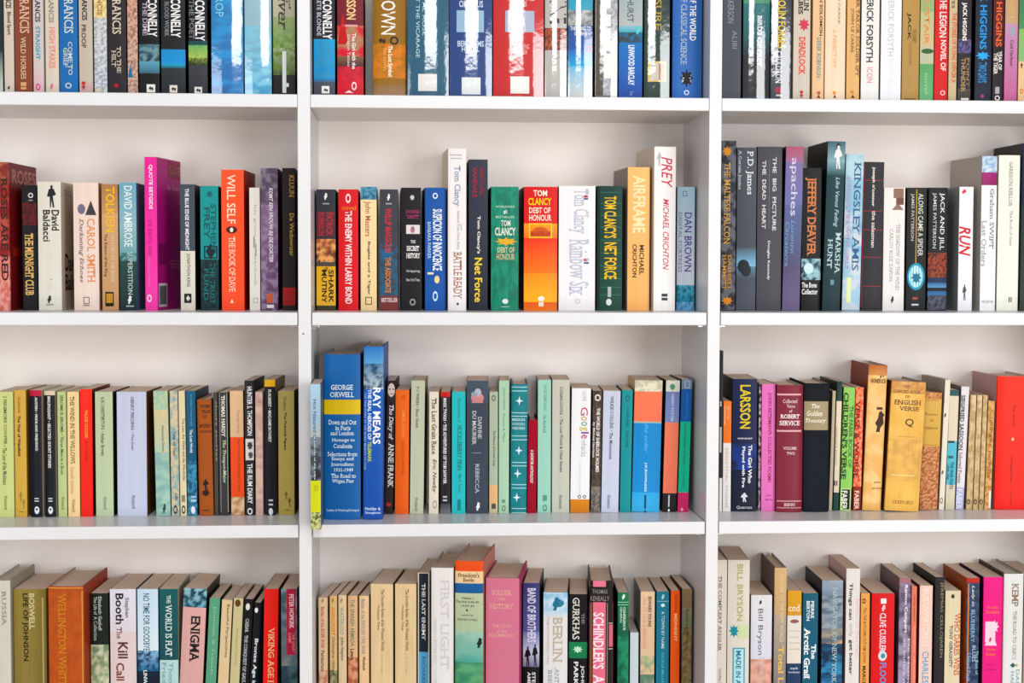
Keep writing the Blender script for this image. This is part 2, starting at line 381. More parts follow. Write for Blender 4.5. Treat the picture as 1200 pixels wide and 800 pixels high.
# ================================================================ top shelf
G = 'gloss'
shelf('A', 'left')
b(-9, 3.2, -38, '#6f7670', 'grey-green book cut off by the left picture edge', bands=[(-38, 60, '23282a'), (60, 110, '3a3f3e', 'c9cdc4')])
b(4.8, 16.5, -35, '#cdc0b0', 'thin cream paperback with black lettering and tiny penguin-like mark', T=[('DICK FRANCIS', '#26221f', 6.5, 13, -30, 10, 'b'), ('Blood Sport', '#26221f', 7.5, 13, 14, 41, 'b')], E=[('bird', '#222', 8.5, 12, 101, 105)])
b(17.2, 38, -42, '#80452f', 'brown paperback with pale tan lettering', side='#6b2a24', T=[('DICK FRANCIS', '#d8b59b', 23, 34, -38, 39), ('WILD HORSES', '#dcb9a0', 24.5, 30.5, 43, 93)], E=[('rect', '#d4a070', 24.5, 31, 96.5, 101), ('rect', '#d4a070', 24.5, 31, 102, 105)])
b(38.8, 51.3, -35, '#cabfbd', 'pinkish cream paperback with blue lettering and pink mark', side='#ded8c8', T=[('DICK FRANCIS', '#3a3350', 41, 47, -32, 26, 'b'), ('STRAIGHT', '#4f93ac', 42, 47, 31, 70, 'b')], E=[('ring', '#c43a72', 42, 47.5, 98, 106)], bands=[(75, 112, 'cabfbd', 'd9aab4')])
b(53.2, 69, -35, '#d3c6b6', 'cream paperback with pink title lettering', side='#dfe6dc', T=[('DICK FRANCIS', '#8d8780', 57, 63, -32, 27, 'b'), ('HIGH STAKES', '#dc8d86', 57.5, 65, 32, 80, 'b')], E=[('bird', '#d66a78', 58, 63, 98, 105)])
b(69.8, 91.5, -42, '#0767a6', 'bright blue paperback with white lettering', side='#062c4e', T=[('DICK FRANCIS', '#cfd5cc', 75, 85.5, -38, 39), ('COME TO', '#c8d2d0', 80, 85, 49, 88), ('GRIEF', '#c8d2d0', 74.5, 79.5, 56, 79)], E=[('ring', '#bcc6c4', 76.5, 84, 97, 104)])
b(92.5, 108.8, -36, '#bfb3a4', 'grey-cream paperback with red mark at its foot', side='#b3a596', T=[('DICK FRANCIS', '#1f1c1c', 96, 102, -32, 24, 'b'), ('PROOF', '#4b4441', 95.5, 101, 29, 56, 'b')], E=[('ell', '#b8361f', 95.5, 100.5, 95.5, 100), ('fig', '#a02040', 94.5, 101.5, 100, 105)], bands=[(96, 112, 'c2a99c', 'caa3a0')])
b(110.2, 125.6, -38, '#a0a2a4', 'silvery paperback with golden block at the top', side='#777', bands=[(-38, 21, 'c9a25a', 'd0b070', 'e8dcae', 300), (21, 112, '9a9da0', '8d95a5', 'd2d4d6', 400, .6)], T=[('FRANCIS', '#a07a30', 114, 120, -20, 18, 'b'), ('SECOND WIND', '#dcdcda', 113.5, 119, 24, 66)], E=[('ell', '#d9c9a0', 113, 118.5, 103, 108)])
b(126.2, 148.3, -42, '#2b262b', 'black paperback with cream lettering and red mark', T=[('DICK FRANCIS', '#d6c8b4', 131.5, 141.5, -38, 40), ('TO THE', '#cbbba9', 137, 142, 54, 86), ('HILT', '#cbbba9', 131, 136, 59, 79)], E=[('splash', '#b02430', 133, 140, 97.5, 103.5)])
b(149.3, 161.6, -36, '#d9a890', 'peach paperback with dark floral specks and blue triangle', side='#101820', bands=[(-36, 112, 'dba58d', 'cdb0a0', '8d6a5a', 330)], E=[('tri', '#0e6a92', 149.5, 156, 76, 91)])
CON = dict(T0='MICHAEL CONNELLY')
b(162.8, 187, -42, '#16161a', 'black thriller spine with grey-blue harbour picture', side='#08080c', bands=[(52, 72, '3a5a66', '20343c', '6a8f98', 200), (72, 86, '5b9ab2', '3d606e')], T=[('MICHAEL CONNELLY', '#e9e7e4', 173, 184, -40, 43, 'b'), ('CHASING THE DIME', '#b9aebd', 167, 172.5, -38, 42)], E=[('rect', '#e6e2da', 172, 182, 99, 108.5), ('arrow', '#222', 174, 180, 100.5, 106.5)])
b(188.7, 217.5, -42, '#1d1f22', 'black thriller spine with bright blue block', side='#06060a', bands=[(-42, 50, '1c1f22'), (58, 75, '0a86bf', '0a8ccb'), (75, 80, '2d9fc0', '27505e'), (80, 112, '2c3034', '23272b')], T=[('MICHAEL CONNELLY', '#ecebe8', 200, 211.5, -40, 44, 'b'), ('BLOOD WORK', '#8c9090', 193, 198, 2, 43)], E=[('rect', '#dfd8cc', 199, 208, 100, 108.8), ('arrow', '#3a2f2a', 200.5, 206.5, 101.5, 107)])
b(220.7, 243.3, -42, '#191b1e', 'black thriller spine with yellow-green grass band', side='#06060a', bands=[(-42, 52, '18191d'), (48, 53, '1f474a'), (53, 68, '4f9a62', 'b0b95e', '7fae5a', 260, 3), (68, 77, '8fa04a', '1f3a2a', '26341f', 300, 3), (77, 112, '3a3c40', '2c2e33')], T=[('MICHAEL CONNELLY', '#e7e3e8', 228.5, 240, -40, 48, 'b'), ('THE POET', '#7c8084', 221.8, 227.5, 0, 46)], E=[('rect', '#ddd9d2', 228, 237, 102, 110), ('arrow', '#333', 229.5, 235.5, 103, 108.5)])
b(247.5, 285.5, -60, '#0a70ad', 'wide bright blue laminated hardback left of the pale one', k='h', mat=G, side='#052a50', bands=[(-60, 112, '0f7fbb', '0a68a8', '1f8cc6', 90, .4)], T=[('THE DROP', '#7fc4e4', 252, 262, -40, 20), ('penguin', '#5fa8d2', 256, 262, 98, 106)])
b(286.5, 318.5, -60, '#5f9fb8', 'pale sky blue laminated hardback with rippled water', k='h', mat=G, side='#12607a', bands=[(-60, 30, '9fc3cf', '93b4c0'), (30, 112, '8bb3c2', '3a9ac4', '7fc0d6', 120, .4)])
b(319.8, 346, -50, '#3a4030', 'waterfall picture spine with dark bottom beside the divider', mat='satin', bands=[(-50, 20, 'c8c4b4', 'b7b49c'), (20, 56, 'a0a888', '5c8a32', '8fa868', 160), (56, 88, 'a9b694', '3a4c2a', '66803a', 160), (88, 112, '24201f')], T=[('River', '#4a4438', 326, 338, -20, 36, 'i'), ('of', '#4a4438', 338, 341, 0, 12)], E=[('rect', '#dfe3e3', 331, 335.5, 60, 109), ('rect', '#dfe3e3', 335, 338.5, 97.5, 102)])
shelf('A', 'middle')
b(367.4, 392.8, -42, '#26282e', 'black thriller spine with pale blue sky block', side='#04060c', bands=[(46, 92, '2f9bd0', '1b86bd', '3b8fba', 120), (92, 97, '1b86bd', '4b5058'), (97, 112, '4b4f57', '484c54')], T=[('MICHAEL CONNELLY', '#f0f0f0', 378, 389, -40, 46, 'b'), ('THE CONCRETE BLONDE', '#c9ced4', 371.3, 376.3, -40, 42)], E=[('rect', '#f0efea', 377, 386, 101, 109.5), ('arrow', '#333', 379, 384.5, 103, 108)])
b(395, 426.2, -44, '#8f2630', 'red and bronze thriller paperback with yellow author lettering', side='#12070a', bands=[(-44, 30, '7c2630', '6d2430'), (30, 66, 'a8805a', '9d7c60', 'c8283a', 70), (66, 78, '7a5a44', '4e2a2c'), (78, 112, 'a02838', 'd01a34', 'c8303e', 90)], T=[('STIEG LARSSON', '#ecc98e', 406, 417, -42, 23, 'b'), ('The Girl with the', '#efe6e2', 412.5, 417, 39, 81, 'b'), ('Dragon Tattoo', '#e2d3cc', 406, 410.5, 41, 78)], E=[('rect', '#d39a96', 401, 419, 29, 31.5), ('tri', '#b4142a', 395.5, 408, 14, 52), ('ring', '#e6d3d0', 412, 418, 96, 106), ('tri', '#eadfdc', 404, 414, 106, 109)])
b(437, 475.5, -60, '#8c6420', 'golden brown hardback with white author lettering and orange glow', k='h', mat='satin', side='#16110a', bulge=.004, bands=[(-60, 112, '8f6620', '8f6626'), (52, 92, 'a06c22', 'b07430', 'd07a1c', 120), (98, 112, '8a6432', 'a08064')], T=[('DAN BROWN', '#efe9e0', 446.5, 463.5, -55, 41), ('The Lost Symbol', '#fff2d8', 453.5, 460, 54, 90, 'b'), ('THE NOVEL', '#e8b66a', 449.5, 452.5, 56, 84)], E=[('ring', '#2a1c0c', 457, 467, 43, 53), ('arrow', '#3a260e', 443, 452, 44, 52)])
b(477.5, 526, -60, '#07566f', 'wide dark teal laminated hardback with white label', k='h', mat=G, side='#052f40', T=[('MURDER AT THE VICARAGE', '#b9d4d8', 487.5, 491.8, -46, 68), ('THE CRYSTAL ROSE', '#a6ccd4', 495, 499.5, -50, 42)], E=[('rect', '#e3dfd9', 490, 512, 87, 107)])
b(526.5, 576.8, -60, '#0a3c78', 'wide navy blue laminated hardback beside the red one', k='h', mat=G, side='#6a1016', T=[('OMNIBUS', '#c9d8e6', 538, 566, 1, 9, 'hb'), ('BERTRAMS', '#c4d4e6', 536, 567, 48, 55, 'hb'), ('HOTEL', '#c4d4e6', 541, 562, 55, 61, 'hb')], E=[('rect', '#93b4cd', 535, 567, 12.5, 38), ('rect', '#e2e4e4', 541, 563, 91, 111)])
b(577.8, 637.2, -60, '#c01f26', 'widest red laminated hardback with white foot label', k='h', mat=G, side='#7c0f16', T=[('CHRISTIE', '#f2d8d4', 592, 626, -12, 1, 'hb'), ('NOVELS', '#e8c0b8', 599, 617, 2, 8, 'hb'), ('THE MOVING', '#efb6b2', 600, 620, 52, 58, 'h'), ('FINGER', '#efb6b2', 602, 618, 59, 64, 'h')], E=[('rect', '#aab2c6', 592, 626, 13, 38), ('rect', '#ecebe4', 598, 620, 90, 110)])
b(638.3, 664.3, -48, '#b7b3ad', 'light grey paperback with dark red flower picture', bulge=.002, mat=G, bands=[(33, 59, '4a1018', '3a0c10', 'b85a3a', 300)], T=[('DECLINE', '#2a2630', 644, 664, -44, 28), ('F  O  R', '#8a867e', 646, 661, 61, 63.5, 'h'), ('A   CURE', '#8a867e', 646, 662, 66, 68.5, 'h')])
b(665.3, 694.5, -48, '#c9cfd4', 'sky blue and white paperback with small red marks', bulge=.0025, mat=G, side='#0c1a30', bands=[(-48, 12, '0b7ba8', '3b9cb8'), (12, 30, 'b7bdbb', 'b3b4b0', '6f7476', 220), (30, 58, '24508c', '2d4f9c'), (58, 78, '2d62b0', '35a0d0'), (78, 112, '76b6d6', 'cfd2d0')], T=[('THE ROAD TO', '#e6e8ea', 668, 693, 31, 36, 'hb'), ('OMAHA', '#e6e8ea', 673, 688, 37, 42, 'hb')], E=[('rect', '#c83a50', 687, 693, 54, 56), ('rect', '#c83a50', 688, 694, 58, 60)])
b(697.3, 723.7, -55, '#6e675c', 'brown and silver laminated hardback with white blocks', k='h', mat=G, side='#35302a', bands=[(-55, 112, '8d8c8a', '9a999c', 'bfbfc6', 260)], E=[('rect', '#4e463a', 698.5, 707, -54, 112), ('rect', '#f1efe6', 708, 715.5, -20, 10), ('rect', '#f1efe6', 708, 715.5, 17, 31), ('rect', '#f1efe6', 708, 715.5, 33, 60), ('rect', '#f1efe6', 708, 715.5, 63, 92)])
b(725, 753, -48, '#17539a', 'blue paperback with grey sky top and white author lettering', side='#0b1a3c', bands=[(-48, 30, '7fa0a6', 'adb3b2'), (30, 38, '8fb8c0', '3fa2b4'), (38, 50, '0f6f96', '1b5f80', '3a3f44', 160), (50, 112, '1470b4', '2b4a98')], T=[('HOLLOW HURST', '#4a5868', 735, 742.5, -44, 26), ('LINWOOD BARCLAY', '#e9eef4', 736, 743.5, 53, 100, 'b'), ('Too', '#9ab4d8', 738, 742, 107, 112)], E=[('bird', '#5fc0c4', 744, 751, 30, 40)])
b(754.5, 784.8, -58, '#12312a', 'dark green laminated hardback with gold-framed picture', k='h', mat=G, side='#081c1c', T=[('TREASURE', '#b39a50', 767, 775, -40, 36), ('small', '#9fb0a4', 773, 778, 106, 109, 'h')], E=[('rect', '#c7bfb0', 761, 779, 73, 95), ('rect', '#a0643a', 772, 779, 74, 95), ('frame', '#d8b458', 759, 780.5, 72, 96)])
b(787.8, 822.5, -58, '#3a68ae', 'mid blue hardback with black round emblem beside the divider', k='h', mat='satin', side='#0b2348', bulge=.004, T=[('THE STORY OF CLASSICAL SCIENCE', '#aab6c0', 797.5, 804.5, -50, 76), ('DICTIONARY OF THE WORLD', '#f0f3f4', 808, 815.5, -50, 48, 'b')], E=[('splash', '#1a1c22', 796, 812, 81, 103), ('rect', '#dcdcd6', 799, 803, 87, 97), ('rect', '#dcdcd6', 805, 809, 87, 97), ('ring', '#d8e4f0', 801, 807, 106, 112)])
shelf('A', 'right')
b(846.8, 868.6, -46, '#4b4e57', 'charcoal paperback with thin grey lettering beside the divider', side='#1c1c22', T=[('MINETTE WALKERSON', '#9a9da4', 853, 860, -44, 27, 't'), ('ALIBI', '#8f929a', 858, 863.5, 36, 57, 't')])
b(870.5, 902, -46, '#0c4550', 'teal and black glossy spine with white title lettering', bulge=.003, mat=G, side='#100810', bands=[(-46, 4, '9a9450', '4a8a6a'), (4, 40, '0b6a6e', '08565c'), (40, 66, '08565c', '161c28'), (66, 114, '17151f', '151019')], T=[('BIRDS OF PREY', '#dfe6ea', 886.8, 892.3, 18, 79, 'b')])
b(903, 927.5, -46, '#2c323e', 'slate paperback with bold yellow author lettering', side='#0c0c12', bulge=.0018, mat=G, T=[('COLIN FORBES', '#dcbc4e', 911, 920.5, -6, 57, 'b'), ('CAULDRON', '#e6e6e2', 908.5, 915.5, 60, 98), ('THE', '#aaaab0', 915.5, 918.5, 75, 83)], E=[('ell', '#9a2434', 908, 916, 102, 110), ('rect', '#d0d0d0', 909, 916, 111, 113)])
b(929.5, 949.5, -40, '#c8bdae', 'grey-cream paperback with red title and red figure', side='#d8cdb8', T=[('COLLIN', '#231e1e', 942, 948, -20, 13, 'b'), ('FORBES', '#231e1e', 935.5, 941, -18, 17, 'b'), ('DEADLOCK', '#d8473c', 936, 943.5, 43, 88, 'b')], E=[('splash', '#c04454', 935, 949, 21, 37), ('ell', '#b83a3c', 937, 941, 106, 110), ('fig', '#a0304a', 936, 942, 110, 115)])
b(952, 965.8, -36, '#e0b890', 'peach paperback with black author name and teal title', side='#c9a078', T=[('JACKSON SOLOMON', '#3a2418', 959.5, 964, -30, 42, 'b'), ('DEREK ROBINSON', '#3d8c8c', 957, 962, 44, 91)], E=[('ell', '#c4584a', 957, 961.5, 107, 111), ('tri', '#7a2030', 957, 961.5, 111, 115)])
b(966.6, 990.8, -36, '#e5cfb4', 'pale peach paperback with faint orange lettering', side='#f0dcc0', T=[('JOHN LE CARRE', '#8f9486', 981.5, 984.5, -30, 28), ('A PERFECT SPY', '#e2b27e', 975.5, 980, 34, 80)], E=[('ell', '#d88a3a', 975.5, 979.5, 107, 111), ('tri', '#70303a', 976, 980, 111, 115)])
b(992, 1007.5, -36, '#d8ac74', 'tan paperback with brown lettering in two columns', side='#a8743c', T=[('TINKER TAILOR SOLDIER SPY', '#7a4828', 1003, 1007, -20, 90), ('JOHN LE CARRE', '#6a5040', 996.5, 1000.5, 10, 62)], E=[('ell', '#c88438', 996.5, 1000.5, 106, 110), ('tri', '#3a2824', 997, 1001.5, 111, 115)])
b(1009, 1030.3, -44, '#e4e1dc', 'white paperback with bold black author and pink title', side='#4a3048', T=[('FREDERICK FORSYTH', '#3a3a44', 1015.3, 1023.3, -26, 73, 'b'), ('ICON', '#d88a92', 1015.5, 1022.5, 79, 97)])
b(1032, 1056.2, -44, '#e9e7ea', 'white paperback with very pale blue lettering', side='#d0c6cc', T=[('FREDERICK FORSYTH', '#b9c2cc', 1040.5, 1047.5, -20, 66), ('THE FIST OF GOD', '#d3dfe8', 1041, 1047, 68, 110)])
b(1057, 1077.3, -40, '#a98648', 'ochre paperback with dark brown lettering', side='#7a5a28', bands=[(-40, 116, 'b08c50', 'a88650')], T=[('JACK', '#3a2c18', 1062.5, 1067.5, 15, 47, 'b'), ('THE ENEMY', '#7a6238', 1069, 1074, 34, 50), ('HIGGINS', '#8f7240', 1065, 1068, 50, 76)], E=[('rect', '#7c6034', 1059, 1073, 115, 117)])
b(1078, 1094.3, -38, '#9fb284', 'green paperback darker green below a leaf-shaped mark', bands=[(-38, 14, '8fae78', '93ac7c'), (14, 55, 'b5b48a', 'c7b48a'), (55, 75, 'b8ba9a', 'b2b698'), (75, 117, '5a9a60', '68a878')], T=[('ALISTAIR', '#d08c48', 1083, 1089, -10, 52), ('novel', '#a8cc90', 1083.5, 1087, 86, 110)], E=[('ell', '#3a5a34', 1079.5, 1094, 57, 63)])
b(1095, 1110.8, -40, '#c8202c', 'red paperback with white block lettering', T=[('WITH THE LEGION', '#f2d6d2', 1101, 1109.5, -30, 44, 'b'), ('NOVEL OF', '#f4dcd8', 1102, 1108.5, 47, 83, 'b')], E=[('ring', '#f0c0bc', 1101.5, 1107.5, 106, 112)])
b(1111.8, 1121.5, -36, '#c3af8c', 'thin tan paperback with orange title lettering', side='#a8987a', T=[('H.E.BATES', '#3a2a1c', 1115.5, 1119, -32, 10), ('THE STORIES OF FLYING OFFICER X', '#cc5a2c', 1115.5, 1120.5, 15, 97, 'b')])
b(1122.5, 1138.2, -40, '#2a262c', 'dark paperback with white author and tan block letters', side='#0a0a0e', bands=[(46, 62, '2a2634', '33304a', '6a5f94', 260), (104, 118, '4e463e', '3a3430')], T=[('JACK HIGGINS', '#f0ece8', 1126.5, 1132.8, 3, 48, 'b'), ('THUNDER', '#a88a5e', 1126, 1131, 68, 108, 'b'), ('POINT', '#8f744e', 1132, 1136, 68, 102, 'b')], E=[('rect', '#dcd6d0', 1126, 1135, 115, 117.5)])
b(1142.6, 1162.2, -44, '#1a2232', 'blue-black paperback with bright blue author lettering', side='#050507', T=[('JACK HIGGINS', '#2f8fd6', 1146, 1156.5, -30, 58, 'b'), ('TWO DAYS', '#3a86c2', 1146, 1156, 73, 97, 'b')], E=[('splash', '#3a9ede', 1142.8, 1160, 60, 71), ('splash', '#a03a6a', 1148, 1153.5, 110, 116)])
b(1163.4, 1176.3, -40, '#1c1618', 'dark red topped paperback with orange-red lettering', side='#4a0c12', bands=[(-40, 54, '5c0f16', '48121a'), (54, 117, '1c181c', '24181e')], T=[('JACK HIGGINS', '#d8643c', 1165.3, 1174.3, -34, 55, 'b'), ('YEAR OF', '#e6dfd8', 1169.5, 1174, 60, 82, 'b'), ('THE TIGER', '#e6dfd8', 1164.3, 1168.8, 62, 87, 'b')], E=[('rect', '#a0a0a8', 1166, 1171, 102, 110), ('ring', '#e0e0e0', 1165.5, 1171.5, 112, 118)])
b(1177.2, 1192.5, -38, '#b56a96', 'mauve pink paperback with small grey diamond', side='#7a3a4a', bands=[(-38, 28, 'b8906c', 'b8987c'), (28, 117, 'b98aac', 'b8608e')], T=[('HIGGINS', '#d0a860', 1183, 1189, -14, 26), ('Cold Harbour', '#3a2a34', 1183.5, 1187.5, 47, 78)], E=[('dia', '#9a9aa4', 1181.5, 1190.5, 29, 44)])
b(1193.6, 1210, -38, '#dcb68a', 'green topped tan paperback cut off by the picture edge', bands=[(-38, 34, '2a6448', '4a8458'), (34, 72, '7fae64', '86b070')], E=[('fig', '#3a3428', 1195, 1199, 74, 80), ('ring', '#c8622c', 1194.8, 1199, 104, 110)])
# ================================================================ second shelf
shelf('B', 'left')
b(-5, 12.3, 190, '#cf7f78', 'marbled red and pink hardback with dark red cover side', k='h', rec=.065, d=.135, yaw=3, side='#6a1a20', bulge=.001, bands=[(190, 215, '7a2a26', '8f3a30', 'b06a50', 90), (215, 300, 'a04438', 'b8564c', '8a241e', 70), (300, 368, 'd8857c', 'e0a098', 'c86a60', 200)], S=[('ROSES', '#b07068', .1, .98, 197, 214), ('', '#8c2a24', .1, .4, 290, 300)], T=[('ROSES ARE RED', '#3c1c18', 1.5, 9.5, 208, 329, 'b')])
b(27, 44.5, 217, '#14131a', 'black paperback with gold capital title lettering', side='#1c1016', bands=[(238, 264, '241218', '30121a', '6a1a22', 300)], T=[('THE MIDNIGHT CLUB', '#d8b06a', 29.5, 39.5, 273, 346, 'b'), ('JAMES PATTERSON', '#5c1f24', 29, 34, 236, 262)], E=[('ring', '#d8d4cc', 33, 39, 226, 232), ('rect', '#8a8480', 33.5, 38.5, 234, 235.5)])
b(45.5, 73, 213, '#dcd8cc', 'white paperback with black figure silhouette and bold black author', side='#cfc4b2', T=[('David', '#1c1c1c', 60.5, 69.5, 246, 270, 'b'), ('Baldacci', '#1c1c1c', 50.5, 59, 246, 283, 'b'), ('The Simple Truth', '#e6dcc2', 56, 62, 295, 340)], S=[('David', '#1c1c1c', .2, 1.0, 297, 318), ('Balda', '#1c1c1c', .2, 1.0, 321, 341), ('', '#a89c8c', .15, .6, 222, 223), ('', '#a89c8c', .15, .6, 226, 227)], E=[('fig', '#1f2226', 54, 67, 217, 243), ('bird', '#2a2a2a', 55, 61, 346, 355), ('rect', '#a0a098', 54, 63, 356, 358)])
b(87, 116.8, 214, '#e8d3c6', 'pinkish cream paperback with orange author and grey script title', side='#c79a7c', T=[('CAROL SMITH', '#d98a58', 102.5, 111.5, 256, 331), ('Darkening Echoes', '#6b6066', 92.3, 98.3, 256, 331, 'i')], E=[('tri', '#3f3a40', 100, 113, 235, 252), ('ell', '#6f6c80', 91, 100, 239, 251), ('frame', '#5a5450', 98, 105, 348, 356), ('rect', '#8a8078', 97.5, 105.5, 357, 358.5)])
b(120, 139.5, 216, '#c49a6c', 'light brown fantasy paperback with large yellow author lettering', side='#a87850', bands=[(216, 250, 'a87a50', 'c09468'), (250, 364, 'c8a078', 'bf936a')], T=[('TOLKIEN', '#e9b630', 124, 134.5, 219, 272, 'b'), ('THE LORD OF THE RINGS', '#dcc29c', 130, 134.5, 274, 330), ('The Return of the King', '#3a2416', 121.5, 126, 274, 324)], E=[('rect', '#1c1208', 123.5, 133.5, 342, 359), ('rect', '#cf9c28', 124.8, 132.2, 344, 355)])
b(140.6, 161, 214, '#5a8a9c', 'light blue paperback turning dark green towards the foot', side='#566a8a', bands=[(214, 262, '6fa4b8', '8ab0bc'), (262, 296, '8fb4bc', '6fa0a4'), (296, 306, '4a7a74', '2a4c48', '6fa0a4', 200), (306, 364, '26443f', '1a2a30')], T=[('DAVID AMBROSE', '#e6eeee', 145.5, 155, 218, 289), ('SUPERSTITION', '#b8ccc8', 150, 155.5, 295, 345)], E=[('bird', '#e0e4e0', 149, 155, 346, 356), ('rect', '#aab4b4', 148, 157, 358, 359.5)])
b(170, 185.5, 184, '#e83a9c', 'tall hot pink paperback with its magenta cover showing', d=.112, yaw=9, side='#b0167c', bulge=.0003, bands=[(184, 364, 'e6399a', 'ef4aa6')], T=[('QUOTE EETGIDS', '#f4e4ee', 174, 179, 193, 245, 'b'), ('DE BESTE 2005', '#c0287c', 174, 178, 258, 300), ('restaurants van Nederland', '#f08cc0', 174, 176, 300, 335)], S=[('QUOTE', '#e8c8a0', .5, .98, 191, 203), ('', '#8c1c50', .45, 1, 186, 207), ('de beste', '#e080b8', .4, .98, 214, 221), ('', '#d8c0cc', .02, .38, 332, 360), ('', '#707080', .05, .35, 335, 357), ('', '#d878b4', .5, .95, 305, 306), ('', '#d878b4', .5, .95, 309, 310), ('', '#d878b4', .5, .95, 313, 314), ('', '#7c1054', .05, .35, 285, 310)], E=[('ring', '#f2d8e8', 172.5, 178, 345, 354)])
b(211.8, 229.3, 216, '#414b56', 'slate and cream paperback split into two blocks', side='#20282e', bands=[(294, 364, 'd9d4c6', 'd4cec2')], T=[('THE BLUE EDGE OF MIDNIGHT', '#e8eaea', 217, 221.5, 221, 293, 'b'), ('JONATHON KING', '#4a4844', 218, 223, 297, 336)], E=[('rect', '#222', 216, 224.5, 344, 355), ('dia', '#e4e0d4', 218, 223, 346, 353)])
b(235.3, 256.8, 218, '#0c8c8e', 'teal paperback with black lower part and spider mark', side='#0c2424', bands=[(218, 304, '0f9090', '0b8a8c'), (304, 364, '17282c', '122024', '0f3c40', 260)], T=[('STEPHEN', '#0a5a5c', 247, 253.5, 239, 292, 'b'), ('FREY', '#0a5a5c', 239, 246, 243, 280, 'b'), ('THE TRUST', '#0a6f70', 246, 252, 308, 356), ('FUND', '#0a6f70', 239, 244.5, 315, 352)], E=[('ell', '#0a6264', 242.5, 249, 224, 231), ('frame', '#0a2c30', 239, 255, 288, 303), ('dia', '#0a2c30', 241, 253, 285, 304)])
b(259.8, 286.8, 199, '#f0583a', 'orange-red paperback with dark eye emblem', d=.11, yaw=3, side='#a82c28', bands=[(199, 364, 'f25c3c', 'f0563a')], T=[('WILL SELF', '#f6dcc4', 266, 276, 205, 262), ('THE BOOK OF DAVE', '#f6cfb4', 268.5, 276, 277, 342)], E=[('ell', '#4a1c1c', 265, 278, 265, 273.5), ('ell', '#f0e0d0', 269.5, 273.5, 266.5, 272), ('tri', '#f6dcc4', 270, 274, 350, 355)])
b(292.6, 305.3, 220, '#e2ddd4', 'narrow white paperback with grey diagonal stroke', rec=.088, side='#cfc8bc', T=[('het grote verhalenboek', '#b9b2a8', 297, 301, 240, 335), ], E=[('rect', '#8f8880', 297, 298.5, 277, 290), ('rect', '#8f8880', 299, 300.5, 286, 300), ('frame', '#9a948a', 297, 302, 349, 355)])
b(306, 326.3, 197, '#74567a', 'purple-grey mottled paperback with slanted white title', d=.105, side='#4a0c1c', bands=[(197, 240, '8a8490', '7c6a80', '5a4a60', 130), (240, 364, '80648a', '5c3a60', '94809c', 120)], T=[('KOMT EEN VROUW BIJ DE DOKTER', '#efe6ee', 314, 320, 220, 307, 'bi')], E=[('rect', '#c8603a', 313, 320, 344, 355), ('rect', '#e8e0e0', 313, 321, 357, 361)])
b(331.2, 346.6, 197, '#1f0d14', 'nearly black paperback with gold name and red foot block', side='#1a0a0e', bands=[(337, 358, 'a0101c', '8f0c18')], T=[('KLUUN', '#b08a4a', 339, 344.5, 205, 231), ('De Weduwnaar', '#b89c40', 339.5, 344.5, 250, 300)])
shelf('B', 'middle')
b(370.8, 393.7, 222, '#33343c', 'dark grey paperback with fire picture and yellow foot panel', side='#1c1a14', bands=[(248, 277, '7a2a34', '6a2430', '3a3038', 260), (280, 307, 'a85a3c', '3a1c1c', 'e8a868', 130), (307, 312, '4a4640'), (312, 358, 'd8a63c', 'dcae48'), (358, 364, '3c3a28')], T=[('PATRICK', '#a83a44', 382, 390, 249, 276, 'b'), ('ROBINSON', '#a83a44', 373, 380, 249, 276, 'b'), ('SHARK', '#2a1c0c', 385, 391, 316, 355, 'b'), ('MUTINY', '#2a1c0c', 377, 383, 316, 355, 'b'), ('THE', '#2a1c0c', 380, 384, 312.5, 317)], E=[('bird', '#e8e8e4', 379, 384, 226, 234), ('rect', '#9a9a9c', 378, 386, 238, 239.5)])
b(396.6, 420.3, 222, '#cf2430', 'red paperback with white lettering along the spine', side='#8a1018', T=[('THE ENEMY WITHIN LARRY BOND', '#f2dcdc', 404.5, 412.5, 247, 356, 'b'), ('novel', '#e88430', 401, 417, 241, 246, 'h')], E=[('ring', '#f0dcdc', 405, 411, 227, 238)])
b(422.6, 441.8, 219, '#e9cf9c', 'cream-yellow paperback with small blue picture on top', side='#8a7a50', bands=[(219, 234, '2f6a8c', '28586c', '5f98b0', 240), (234, 364, 'ecd4a4', 'e6ca98')], T=[('John Masters', '#a85048', 426, 434.5, 236, 277), ('Bugles and a Tiger', '#4a4038', 430.5, 434, 283, 346, 'b')], E=[('frame', '#3a342c', 428, 436, 348, 357)])
b(445, 466.7, 222, '#3c3d46', 'dark grey paperback with red and orange lettering, blue splash', side='#1a1c22', bands=[(286, 304, '2a6c94', '1f5a82', '3c3d46', 130), (304, 346, '3a4650', '34404a', '2a5a74', 200), (346, 364, '6a3a40', '7a3434')], T=[('PHILLIP MARGOLIN', '#b83440', 451, 459, 245, 296, 'b'), ('THE ASSOCIATE', '#d07a3c', 451.5, 458, 301, 343, 'b'), ('BESTSELLER', '#e0c8c4', 447, 466, 349, 354, 'hb')], E=[('bird', '#e6e6e4', 453, 457.5, 227, 235), ('rect', '#a0a0a4', 452, 459, 238, 239.5)])
b(470, 493.8, 220, '#1c1a1e', 'black paperback with small pink-lettered name and white picture label', yaw=-1, side='#0c0c0e', T=[('DONNA', '#a83c6c', 475.5, 492, 246, 250, 'h'), ('TARTT', '#a83c6c', 476, 491, 252, 256, 'h'), ('THE', '#e6e2e0', 481, 487, 281.5, 285, 'h'), ('SECRET', '#e6e2e0', 476.5, 491.5, 288, 294, 'hb'), ('HISTORY', '#e6e2e0', 476, 492.5, 296.5, 302.5, 'hb'), ('Gripping', '#c8c4c4', 476, 492, 316, 319.5, 'h'), ('New York Times', '#c8c4c4', 476, 492, 326, 329.5, 'h')], E=[('rect', '#d8d0d0', 476, 492, 263.5, 274), ('ell', '#a06070', 481, 486, 265, 273), ('splash', '#c8c8c4', 480, 486, 228, 235), ('ring', '#9a9a9a', 480, 487, 350, 358)])
